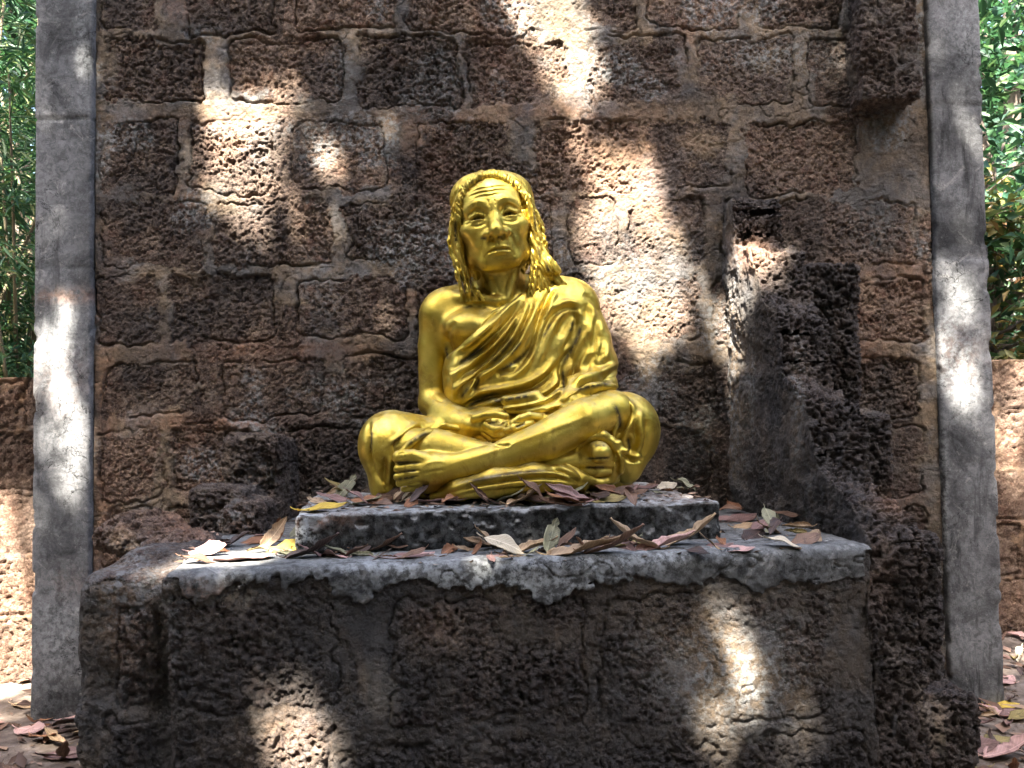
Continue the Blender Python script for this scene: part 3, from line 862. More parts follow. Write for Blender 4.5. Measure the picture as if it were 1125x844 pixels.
    f([(427, 489), (438, 480), (450, 471), (462, 466)], 2.4, 2.2, 20); f([(432, 496), (446, 482), (466, 470)], -2.4, 1.9, 20, side=0)
    f([(411, 462), (410, 486), (414, 512), (424, 530)], 2.4, 2.2, 0); f([(407, 466), (405, 492), (409, 518)], -2.0, 2.0, 0, side=0)
    f([(428, 500), (428, 516), (426, 534)], 1.8, 2.2, 20); f([(418, 514), (420, 528), (428, 540)], -1.8, 1.9, 20, side=0)
    f([(470, 464), (488, 466), (508, 472), (526, 483)], 1.8, 2.2, 20)
    # viewer-right knee
    f([(640, 441), (655, 435.5), (667, 438), (676, 451), (677, 466), (671, 477)], 2.6, 2.4, 30, side=0)
    f([(672, 437), (683, 449), (687, 464), (682, 482)], -2.6, 2.2, 20, side=0)
    f([(676, 434), (694, 446), (698, 458), (688, 474), (682, 490)], 2.6, 2.6, 20)
    f([(704, 448), (702, 466), (706, 484), (700, 500)], 2.0, 2.6, 10); f([(711, 460), (711, 480), (704, 502)], -1.8, 2.4, 0, side=0)
    f([(690, 478), (694, 492), (690, 506)], -2.6, 2.6, 20, side=0); f([(684, 492), (694, 502), (706, 500)], 2.2, 2.2, 10)
    f([(680, 494), (684, 510), (680, 524)], 1.8, 2.0, 30)
    # hem
    f([(486, 540), (520, 529), (560, 523), (604, 519), (636, 527)], 2.0, 2.0, 80, side=1.0)
    f([(500, 546), (540, 540), (600, 536)], -1.6, 2.0, 80, side=0)
    f([(606, 511), (626, 518), (640, 529)], 1.4, 1.6, 70)
    lo = np.array([W(392, 556, 0)[0] - .04, YREF - 142 * S, PLINTH_TOP - .01]); hi = np.array([W(728, 500, 0)[0] + .06, YREF + 78 * S, W(560, 296, 0)[2] + .06])
    n0 = np.float32(.0022)
    F.warp(lambda P: n0 * fbm3(P, 22, 3))
    z0 = np.float32(PLINTH_TOP - 0.004)
    F.cut(lambda P: z0 - P[..., 2], 0)
    return F, lo, hi

def build_hair():
    F = Field()
    rg = np.random.default_rng(3)
    F.ell(H(0, -13, 19), np.array([40, 44, 43]) * S, 0, HM)
    F.ell(H(-17, -10, 34), np.array([25, 34, 23]) * S, 10 * S, HM)
    F.ell(H(19, -10, 33), np.array([27, 34, 23]) * S, 10 * S, HM)
    F.ell(H(34, -8, 8), np.array([14, 30, 34]) * S, 10 * S, HM)
    F.ell(H(0, -20, -18), np.array([40, 30, 48]) * S, 12 * S, HM)
    F.tube([H(-38, 0, -20), H(-39, 3, -48), H(-36, 8, -70)], np.array([7, 8, 7]) * S, 8 * S)      # mass on the bare shoulder
    F.tube([H(37, 0, -20), H(40, 2, -40), H(50, 2, -54), H(60, 2, -60)], np.array([7, 9, 9, 5]) * S, 8 * S)           # mass on the draped shoulder
    # face opening
    def face(P):
        q = headloc(P)
        x = q[..., 0]; z = q[..., 2]
        w = np.where(x > 0, 30.5, 30.5)
        e = np.sqrt((x / w) ** 2 + (np.where(z > -8, (z + 8) / 45.0, 0.0)) ** 2) - 1
        e2 = np.maximum(e * 30, -12) * np.float32(S)
        back = (np.where(z < -45, 10, 2) - q[..., 1]) * np.float32(S)
        return -np.maximum(e2, back)
    F.cut(face, 3 * S)
    # locks: polylines in the head frame, from the parting down to the shoulders
    def lock(pts, r0, r1, k=2.0, wav=.9):
        P = np.array(pts, float)
        t = np.linspace(0, 1, len(P)); tt = np.linspace(0, 1, 11)
        Q = np.stack([np.interp(tt, t, P[:, i]) for i in range(3)], 1)
        for _ in range(2): Q[1:-1] = .25 * Q[:-2] + .5 * Q[1:-1] + .25 * Q[2:]
        ph = rg.random(3) * 6.28
        Q += wav * np.stack([np.sin(tt * 11 + ph[0]), np.sin(tt * 10 + ph[1]), .4 * np.sin(tt * 9 + ph[2])], 1) * np.minimum(tt * 2, 1)[:, None]
        r = (r0 + (r1 - r0) * tt ** 1.6) * (0.75 + .25 * np.sin(np.pi * np.minimum(tt * 1.6 + .12, 1)))
        F.tube([H(*q) for q in Q], r * S, k * S, kin=.6 * S)
    for side in (-1, 1):
        for i in range(17):
            a = i / 16.0
            # rows from the front hairline (a = 0) to the back of the head (a = 1)
            y0 = 27 - 46 * a + rg.normal(0, 1); x0 = (2.0 + 3 * rg.random()) * side
            top = 49.5 + 3.0 * math.sin(a * 2.2)
            wx = 36 + 8 * min(1, a * 2.2) + (3 if side > 0 else 0) + rg.normal(0, .8)
            if side < 0: ex, ey, ez = 30 + 14 * rg.random(), 6 - 14 * a, -74 - 20 * rg.random()
            else: ex, ey, ez = 34 + 36 * rg.random(), -2 - 16 * a, -74 - 6 * rg.random()
            lock([(x0, y0 + 2, top - 5), (side * 15, y0 + 4, top - 6), (side * (wx - 5), y0 + 1, 27),
                  (side * (wx + 1), y0 - 4, 6), (side * (wx + 2), y0 * .6 - 4, -18), (side * (wx + (1 if side < 0 else 3)), y0 * .5, -42), (side * ex, ey, ez)],
                 4.6 + 1.4 * rg.random(), 2.6, 1.2, 1.7)
        for i in range(16):                                            # loose curls framing the cheeks
            a = i / 15.0
            wx = 35 + 7 * rg.random()
            if side < 0: ex, ez, ey = 22 + 22 * a, -78 - 18 * rg.random(), 9 - 8 * a
            else: ex, ez, ey = 22 + 48 * a, -84 - 4 * rg.random() + 10 * a, 4 - 12 * a
            lock([(side * (31 + 2 * rg.random()), 20 - 8 * a, 22 - 10 * a), (side * wx, 14 - 8 * a, -4), (side * (wx + .5), 10 - 5 * a, -28),
                  (side * (wx - 3 + (3 if side < 0 else 9) * rg.random()), 12 - 4 * a, -48), (side * ex, ey, ez)], 3.9 + rg.random(), 2.4, 1.2, 2.2)
    # hair combed back from the hairline
    for th in np.linspace(-80, 80, 25) + rg.normal(0, 1.5, 25):
        sn, cs = math.sin(R(th)), math.cos(R(th))
        j = rg.normal(0, 2.0)
        lock([(29 * sn, 26 - 4 * abs(sn), -8 + 41 * cs), (33.5 * sn, 22 - 4 * abs(sn), -6 + 50 * cs + j), (41 * sn, 9 - 3 * abs(sn), 60 * cs - 3), (46 * sn, -6, 61 * cs - 2 * abs(sn)),
              (46 * sn, -24, 46 * cs - 14 * abs(sn))], 1.8 + rg.random(), 4.4 + 1.2 * rg.random(), 1.6, 1.3)
    # strand grooves
    c1 = np.float32(.5 * S)
    def strands(P):
        q = headloc(P)
        ang = np.arctan2(q[..., 1], np.abs(q[..., 0]) + 4)
        low = sstep(-20, -55, q[..., 2])
        w = noise3(q, .055, 3.0) * 4 + noise3(q, .16, 9.0) * 1.8
        ph2 = q[..., 0] * 1.25 + q[..., 1] * .3 + q[..., 2] * .35 * np.where(q[..., 0] > 0, 1, -.4)
        return c1 * (np.sin(ang * 40 + w) * (1 - low) + np.sin(ph2 + w) * low) * (.7 + .5 * noise3(q, .09, 31.0))
    F.warp(strands)
    # carved strands
    def hst(pts, amp, sig): F.stroke(pts, amp * S, sig, chart_head, lambda P: headloc(P)[..., 1] > -14)
    for side in (-1, 1):
        for i in range(8):
            x = 31.5 + 2.4 * i; w = [rg.normal(0, 1.1) for _ in range(6)]; sp = 1.0 if side < 0 else 1 + .16 * i
            hst([(side * (x * .62 + w[0]), 44 - .4 * i), (side * (x * .90 + w[1]), 26), (side * (x + w[2]), 4), (side * (x + 1.5 + w[3]), -18), (side * (x * sp - 1 + w[4]), -40),
                 (side * ((x - 4) * sp ** 2 + w[5]), -60), (side * ((x - 8) * sp ** 2), -86)], -1.9, 1.05)
            hst([(side * (x + 1.2 + w[1]), 16), (side * (x + 2.4 + w[2]), -8), (side * (x * sp + w[3]), -32), (side * ((x - 2) * sp + w[4]), -52)], 1.1, .9)
    for th in np.linspace(-75, 75, 26):
        sn, cs = math.sin(R(th)), math.cos(R(th)); j = rg.normal(0, 1.4)
        hst([(29 * sn, -8 + 42 * cs), (34 * sn + j, -6 + 50 * cs), (41 * sn + j, 62 * cs - 2)], -1.5, .9)
    lo = np.array([W(470, 0, 0)[0], YREF - 110 * S, W(0, 345, 0)[2]]); hi = np.array([W(640, 0, 0)[0], YREF + 80 * S, W(0, 165, 0)[2]])
    return F, lo, hi

def dust_of(V, Q):
    """dust settles on faces that look up"""
    return sstep(.45, .9, vnormals(V, Q)[:, 2]).astype(np.float32)

# streaks of black dirt and lost paint with crease shade painted in, along folds, curls, toes, eyes and nostrils (photo px)
DIRT_SHADE = [[(640, 352), (634, 374), (622, 394), (616, 406)], [(618, 404), (620, 430)], [(527, 415), (521, 430)], [(506, 438), (516, 424)], [(545, 410), (566, 398), (582, 384)], [(560, 392), (574, 374)],
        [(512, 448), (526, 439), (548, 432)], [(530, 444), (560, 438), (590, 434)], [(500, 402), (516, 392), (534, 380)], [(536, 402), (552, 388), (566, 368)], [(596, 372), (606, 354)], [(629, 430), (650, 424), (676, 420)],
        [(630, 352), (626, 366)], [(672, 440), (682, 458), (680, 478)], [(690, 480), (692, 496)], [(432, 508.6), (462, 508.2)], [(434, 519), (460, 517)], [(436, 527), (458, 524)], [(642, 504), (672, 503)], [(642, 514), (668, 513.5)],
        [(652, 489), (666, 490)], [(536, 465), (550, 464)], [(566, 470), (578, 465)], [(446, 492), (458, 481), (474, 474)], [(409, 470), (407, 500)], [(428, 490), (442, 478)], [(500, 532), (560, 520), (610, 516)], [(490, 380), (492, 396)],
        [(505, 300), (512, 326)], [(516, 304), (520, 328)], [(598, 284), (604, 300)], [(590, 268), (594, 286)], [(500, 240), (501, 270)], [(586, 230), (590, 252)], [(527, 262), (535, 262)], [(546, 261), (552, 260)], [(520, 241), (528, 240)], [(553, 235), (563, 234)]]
def dirt_shade_of(V):
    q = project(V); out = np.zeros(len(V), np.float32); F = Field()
    for pl in DIRT_SHADE: F.stroke(pl, 1.0, 2.6 if len(pl) > 2 else 1.7, chart_uv, front(-20))
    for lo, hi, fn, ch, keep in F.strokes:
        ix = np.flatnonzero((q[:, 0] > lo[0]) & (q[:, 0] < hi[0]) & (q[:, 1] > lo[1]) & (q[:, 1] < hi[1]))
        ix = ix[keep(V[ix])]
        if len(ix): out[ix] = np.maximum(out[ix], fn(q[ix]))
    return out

def make_statue():
    root = empty('statue', tuple(at(560, 540, YREF)[:2]) + (PLINTH_TOP,))
    tag(root, 'gold painted statue of a long haired robed man sitting cross-legged on the slab', 'statue')
    for nm, b, vox in (('body', build_body, VOX), ('robe', build_robe, VOX), ('hair', build_hair, VOX)):
        F, lo, hi = b()
        V, Q = F.mesh(lo, hi, vox)
        V = F.model(relax(V, Q, 1, .35), Q)
        mesh_object(nm, V, Q, GOLD, root, attrs={'dust': dust_of(V, Q), 'dirt_shade': dirt_shade_of(V)})
    return root
VOX = 0.0032
# ------------------------------------------------------------------ the ruin: ground, wall, columns, pedestal
def laterite_disp(P, amp=1.0):
    """displacement (outwards positive) of spongy, pitted laterite"""
    d = 0.008 * fbm3(P, 7, 3, 3.0) + 0.005 * fbm3(P, 62, 2, 21.0)
    w = P + 0.007 * np.stack([noise3(P, 44, 1.), noise3(P, 44, 8.), noise3(P, 44, 15.)], -1)
    d -= 0.014 * sstep(0.19, 0.40, fbm3(w, 50, 2, 5.0))
    d -= 0.010 * sstep(0.16, 0.46, noise3(P, 92, 11.0))
    d -= 0.012 * sstep(0.32, 0.55, fbm3(w, 19, 2, 35.0))
    return (d * amp).astype(np.float32)
def mortar_disp(P, amp=1.0):
    d = 0.006 * fbm3(P, 9, 4, 40.0) + 0.0022 * noise3(P, 60, 44.0)
    cr = np.abs(fbm3(P, 6.5, 3, 60.0))
    d -= 0.007 * sstep(0.022, 0.0, cr)
    return (d * amp).astype(np.float32)
def blobs(uv, lst):
    t = np.zeros(uv.shape[:-1], np.float32)
    for u, v, su, sv, a in lst:
        t = np.maximum(t, a * np.exp(-((uv[..., 0] - u) / su) ** 2 - ((uv[..., 1] - v) / sv) ** 2))
    return t.astype(np.float32)
def grid_quads(nx, nz):
    i = np.arange(nx * nz).reshape(nz, nx)
    return np.stack([i[:-1, :-1], i[:-1, 1:], i[1:, 1:], i[1:, :-1]], -1).reshape(-1, 4)

def block_field(X, Z, rects, wob=0.034, rnd=0.035, seed=0.0):
    """signed distance to the nearest block face (negative inside) and the block's number"""
    P = np.stack([X, np.zeros_like(X) + seed, Z], -1).astype(np.float32)
    x = X + wob * fbm3(P, 5, 3, 3.3) + .4 * wob * noise3(P, 26, 7.)
    z = Z + wob * fbm3(P, 5, 3, 9.7) + .4 * wob * noise3(P, 26, 17.)
    best = np.full(X.shape, 9.0, np.float32); idx = np.zeros(X.shape, np.int32)
    for k, (x0, z0, x1, z1) in enumerate(rects):
        m = (X > x0 - .12) & (X < x1 + .12) & (Z > z0 - .12) & (Z < z1 + .12)
        if not m.any(): continue
        qx = np.abs(x[m] - (x0 + x1) / 2) - ((x1 - x0) / 2 - rnd); qz = np.abs(z[m] - (z0 + z1) / 2) - ((z1 - z0) / 2 - rnd)
        d = np.hypot(np.maximum(qx, 0), np.maximum(qz, 0)) + np.minimum(np.maximum(qx, qz), 0) - rnd
        b = best[m]; i = idx[m]; c = d < b
        b[c] = d[c]; i[c] = k; best[m] = b; idx[m] = i
    return best, idx

def wall_sheet(name, label, x0, x1, z1, Yf, rects, step, uvmasks=None, thick=0.45, pinkbase=0.0, stainbase=0.0):
    nx, nz = int((x1 - x0) / step) + 1, int(z1 / step) + 1
    X, Z = np.meshgrid(np.linspace(x0, x1, nx), np.linspace(-.05, z1, nz))
    X = X.astype(np.float32); Z = Z.astype(np.float32)
    P = np.stack([X, np.full_like(X, Yf), Z], -1)
    d, idx = block_field(X, Z, rects, seed=Yf)
    rg = np.random.default_rng(len(rects))
    nb = len(rects)
    tint = rg.random(nb).astype(np.float32)[idx]; rough_ = (.38 + .52 * rg.random(nb)).astype(np.float32)[idx]; lift = rg.normal(0, .006, nb).astype(np.float32)[idx]
    cem = sstep(-.016, .016, d + .030 * fbm3(P, 16, 4, 71.) + .012 * noise3(P, 70, 72.))
    wash = sstep(.05, .40, fbm3(P, 4.5, 4, 95.)) * sstep(-.10, .0, d) * .8   # mortar smeared over the block faces
    cem = np.maximum(cem, wash)
    lost = sstep(.12, .30, fbm3(P, 2.6, 3, 90.))                     # mortar washed out in places
    cem = cem * (1 - .75 * lost)
    h = (1 - cem) * (laterite_disp(P) * rough_ + lift - .004) + cem * (mortar_disp(P) + .003)
    edge = np.exp(-((d - .004) / .007) ** 2) * sstep(-.05, .25, fbm3(P, 3.5, 2, 33.))
    h -= .016 * edge
    e2 = np.exp(-((d + .010 * fbm3(P, 30, 2, 12.)) / .004) ** 2) * sstep(.05, .3, fbm3(P, 2.8, 2, 63.)); h -= .016 * e2
    cem = cem * (1 - .35 * sstep(.0, .4, fbm3(P, 26, 3, 55.)))
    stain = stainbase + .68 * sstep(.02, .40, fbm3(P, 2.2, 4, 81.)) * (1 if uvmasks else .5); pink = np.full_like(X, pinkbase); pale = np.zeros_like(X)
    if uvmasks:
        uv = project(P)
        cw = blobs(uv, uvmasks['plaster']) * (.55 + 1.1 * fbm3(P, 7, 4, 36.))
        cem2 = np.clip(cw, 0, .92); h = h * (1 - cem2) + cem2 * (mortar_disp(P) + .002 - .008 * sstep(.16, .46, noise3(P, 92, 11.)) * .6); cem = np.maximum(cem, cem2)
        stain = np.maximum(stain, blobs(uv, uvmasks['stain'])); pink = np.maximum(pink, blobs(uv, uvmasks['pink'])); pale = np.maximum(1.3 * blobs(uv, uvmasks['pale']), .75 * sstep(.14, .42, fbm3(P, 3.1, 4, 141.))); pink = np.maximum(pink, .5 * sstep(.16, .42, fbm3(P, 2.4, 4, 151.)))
    V = P.copy(); V[..., 1] -= h
    V = V.reshape(-1, 3)
    Q = grid_quads(nx, nz)
    # thickness: back and rims
    n = len(V)
    ring = np.concatenate([np.arange(nx), np.arange(1, nz) * nx + nx - 1, (nz - 1) * nx + np.arange(nx - 2, -1, -1), np.arange(nz - 2, 0, -1) * nx])
    B = V[ring].copy(); B[:, 1] = Yf + thick
    V = np.concatenate([V, B])
    k = len(ring); j = np.arange(k); jn = (j + 1) % k
    side = np.stack([ring[jn], ring[j], n + j, n + jn], -1)
    # back face as strips between matching bottom and top rim points
    bt = np.arange(nx); top = nx + nz - 1 + np.arange(nx) - 1
    topi = (nx + nz - 2) + np.arange(nx)                              # runs right to left
    back = np.stack([n + bt[1:], n + bt[:-1], n + topi[::-1][:-1], n + topi[::-1][1:]], -1)
    Q = np.concatenate([Q, side, back])
    A = {a: np.concatenate([v.reshape(-1), v.reshape(-1)[ring]]) for a, v in (('cem', cem), ('tint', tint), ('stain', stain), ('pink', pink), ('pale', pale))}
    o = mesh_object(name, V, Q, LATERITE, attrs=A)
    return tag(o, label, 'wall')

def px_rect(u0, v0, u1, v1, Y=0.0):
    a, b = at(u0, v1, Y), at(u1, v0, Y)
    return (a[0], a[2], b[0], b[2])

ROWS = [(-150, -75), (-62, 32), (42, 114), (133, 210), (221, 291), (304, 374), (395, 457), (473, 545), (557, 622), (634, 702), (714, 790)]
HAND = {1: [(108, 178), (202, 300), (325, 432), (450, 565), (640, 704), (716, 812), (830, 925)],
        2: [(114, 222), (256, 374), (394, 503), (517, 622), (648, 752), (770, 872), (890, 936)],
        3: [(106, 196), (211, 302), (326, 424), (452, 560), (588, 700), (716, 800), (820, 938)],
        4: [(114, 226), (236, 364), (382, 480), (500, 602), (622, 676), (694, 772), (794, 900), (916, 1010)],
        5: [(107, 172), (186, 300), (330, 446), (462, 560), (580, 650), (668, 768), (790, 880), (896, 1008)],
        6: [(118, 222), (244, 356), (376, 462), (480, 590), (610, 702), (722, 790), (810, 920), (940, 1012)],
        7: [(110, 173), (186, 282), (318, 404), (424, 520), (700, 786), (806, 900), (920, 1015)],
        8: [(112, 168), (184, 290), (312, 420), (690, 800), (816, 930), (950, 1020)]}
def main_wall():
    rects = []
    rg = np.random.default_rng(2)
    for r, (v0, v1) in enumerate(ROWS):
        spans = HAND.get(r)
        if spans is None:
            spans = []; u = 104 - rg.random() * 60
            while u < 1030:
                w = 95 + rg.random() * 40; spans.append((u, u + w)); u += w + 16 + rg.random() * 12
        for u0, u1 in spans:
            rects.append(px_rect(u0 + rg.normal(0, 2), v0 + rg.normal(0, 2), u1 + rg.normal(0, 2), v1 + rg.normal(0, 2)))
    masks = dict(
        plaster=[(700, 250, 60, 130, 1.3), (690, 420, 50, 50, .8), (610, 40, 46, 60, 1.0), (300, 128, 120, 16, 1.2), (970, 480, 40, 50, .9), (975, 200, 36, 110, .8), (770, 160, 60, 50, .7), (250, 230, 60, 20, .6), (850, 60, 60, 30, .8), (150, 330, 30, 40, .6)],
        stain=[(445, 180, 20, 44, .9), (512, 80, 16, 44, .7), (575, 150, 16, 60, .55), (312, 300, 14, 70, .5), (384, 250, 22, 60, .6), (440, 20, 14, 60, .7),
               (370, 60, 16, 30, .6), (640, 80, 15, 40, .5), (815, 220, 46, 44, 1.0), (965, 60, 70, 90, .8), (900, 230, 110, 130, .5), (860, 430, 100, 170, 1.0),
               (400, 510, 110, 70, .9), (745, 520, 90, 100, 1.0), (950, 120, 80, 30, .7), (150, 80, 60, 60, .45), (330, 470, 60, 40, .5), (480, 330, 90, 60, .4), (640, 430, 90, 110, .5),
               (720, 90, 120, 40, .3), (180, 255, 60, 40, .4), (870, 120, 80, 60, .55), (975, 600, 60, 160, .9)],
        pink=[(290, 385, 110, 13, .95), (240, 463, 90, 11, .9), (116, 500, 14, 140, .8), (214, 490, 14, 40, .6), (600, 120, 80, 14, .5), (480, 130, 90, 12, .5), (945, 385, 30, 20, .7),
              (700, 180, 60, 90, .5), (990, 545, 18, 14, .9), (120, 330, 16, 120, .4), (250, 135, 120, 12, .5)],
        pale=[(645, 80, 10, 40, .7), (375, 80, 12, 36, .7), (300, 140, 90, 8, .6), (575, 200, 12, 30, .3), (845, 60, 50, 20, .6), (760, 300, 20, 60, .3), (900, 60, 40, 30, .4), (355, 330, 20, 60, .3), (960, 250, 30, 26, .6)])
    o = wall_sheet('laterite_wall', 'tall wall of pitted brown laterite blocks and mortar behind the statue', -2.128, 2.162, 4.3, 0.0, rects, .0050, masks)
    return o

def side_wall(name, label, x0, x1, z1, Y, seed, pink):
    rg = np.random.default_rng(seed); rects = []; z = .0
    while z < z1 - .1:
        hh = .30 + .05 * rg.random(); x = x0 - rg.random() * .4
        while x < x1:
            w = .42 + .2 * rg.random(); rects.append((x, z, x + w, min(z + hh, z1 - .02))); x += w + .03
        z += hh + .035
    return wall_sheet(name, label, x0, x1, z1, Y, rects, .012, None, .4, pink)

def column(xa, xb, label, seed, bands, pinks, pales):
    """concrete post: rectangular prism, rounded arris, formwork seams as shallow steps"""
    step = .014; H_ = 4.3; y0, y1 = -.035, .30
    r = .014
    prof = [(xa, y1)] + [(xa, y) for y in np.arange(y1 - .05, y0 + r + .005, -.03)]
    prof += [(xa + r * (1 - math.cos(t)), y0 + r * (1 - math.sin(t))) for t in np.linspace(0, math.pi / 2, 5)]
    prof += [(x, y0) for x in np.arange(xa + r + step, xb - r - .004, step)]
    prof += [(xb - r * (1 - math.cos(t)), y0 + r * (1 - math.sin(t))) for t in np.linspace(math.pi / 2, 0, 5)]
    prof += [(xb, y) for y in np.arange(y0 + r + .02, y1 - .02, .03)] + [(xb, y1)]
    prof = np.array(prof); n = len(prof)
    zs = np.arange(-.05, H_, .014)
    P = np.zeros((len(zs), n, 3), np.float32)
    P[..., 0] = prof[None, :, 0]; P[..., 1] = prof[None, :, 1]; P[..., 2] = zs[:, None]
    c = np.array([(xa + xb) / 2, .1])
    d = .004 * fbm3(P, 3, 3, seed) + .0015 * noise3(P, 25, seed)
    chip = sstep(.30, .5, fbm3(P, 9, 3, seed + 5))
    cornerness = np.zeros(n); 
    dist = np.minimum(np.hypot(prof[:, 0] - xa, prof[:, 1] - y0), np.hypot(prof[:, 0] - xb, prof[:, 1] - y0))
    d -= .012 * chip * np.exp(-(dist / .03) ** 2)[None]
    base = np.exp(-((zs - 0) / .25) ** 2)[:, None]
    d -= .006 * base * np.maximum(fbm3(P, 12, 3, seed + 9), 0) * 2
    for zb, off in bands:
        d -= .006 * np.exp(-((zs[:, None] - zb - .004 * noise3(P, 8, seed)) / .006) ** 2)
        d += np.where(zs[:, None] > zb, off, 0)
    nrm = np.stack([(prof[:, 0] - c[0]) / ((xb - xa) / 2), (prof[:, 1] - c[1]) / .14], 1); nrm = np.sign(nrm) * np.abs(nrm) ** 8; nrm /= np.linalg.norm(nrm, axis=1)[:, None]
    V = P.copy(); V[..., 0] += d * nrm[None, :, 0]; V[..., 1] += d * nrm[None, :, 1]
    uv = project(P)
    A = dict(stain=blobs(uv, bands_stain[label]).ravel(), pink=blobs(uv, pinks).ravel(), pale=blobs(uv, pales).ravel())
    Q = grid_quads(n, len(zs))
    cap = [[(len(zs) - 1) * n + i for i in range(n)]]
    faces = Q
    o = mesh_object('concrete_column', V.reshape(-1, 3), faces, COLUMN, attrs=A)
    return tag(o, label, 'column', 'concrete columns at the ends of the wall')
LCOL = 'grey concrete column at the left end of the laterite wall'
RCOL = 'bluish dark stained concrete column at the right end of the laterite wall'
bands_stain = {LCOL: [(80, 40, 40, 90, .45), (95, 250, 20, 120, .45), (70, 600, 40, 160, .45), (75, 770, 60, 30, .7), (60, 110, 8, 30, .6)],
               RCOL: [(1050, 255, 60, 26, 1.0), (1045, 90, 30, 40, .7), (1040, 150, 60, 40, .6), (1060, 190, 40, 40, .35), (1050, 330, 50, 14, .5), (1040, 560, 30, 160, .55), (1090, 620, 20, 120, .4), (1060, 750, 60, 30, .6)]}

def sdf_stone(name, F, lo, hi, vox, mat, dispf, attrf, parent=None):
    V, Q = F.mesh(np.array(lo), np.array(hi), vox, 1.0)
    N = vnormals(relax(V, Q, 3, .5), Q)
    A = attrf(V, N)
    V = V + N * dispf(V, N, A)[:, None]
    return mesh_object(name, V, Q, mat, parent, attrs=A), V, N

# pedestal frame: from the two ends of its upper front edge
PZ = 0.98
_pa, _pb = atz(180, 632, PZ), atz(962, 601, PZ)
PANG = math.atan2(_pb[1] - _pa[1], _pb[0] - _pa[0])
PX_ = np.array([math.cos(PANG), math.sin(PANG), 0]); PY_ = np.array([-math.sin(PANG), math.cos(PANG), 0])
PLEN = float(np.linalg.norm(_pb - _pa))
PM = np.stack([PX_, PY_, [0, 0, 1]]).astype(np.float32)
def PL(x, y, z): return _pa * [1, 1, 0] + x * PX_ + y * PY_ + np.array([0, 0, z])
def ploc(P): return (P - (_pa * [1, 1, 0]).astype(np.float32)) @ PM.T

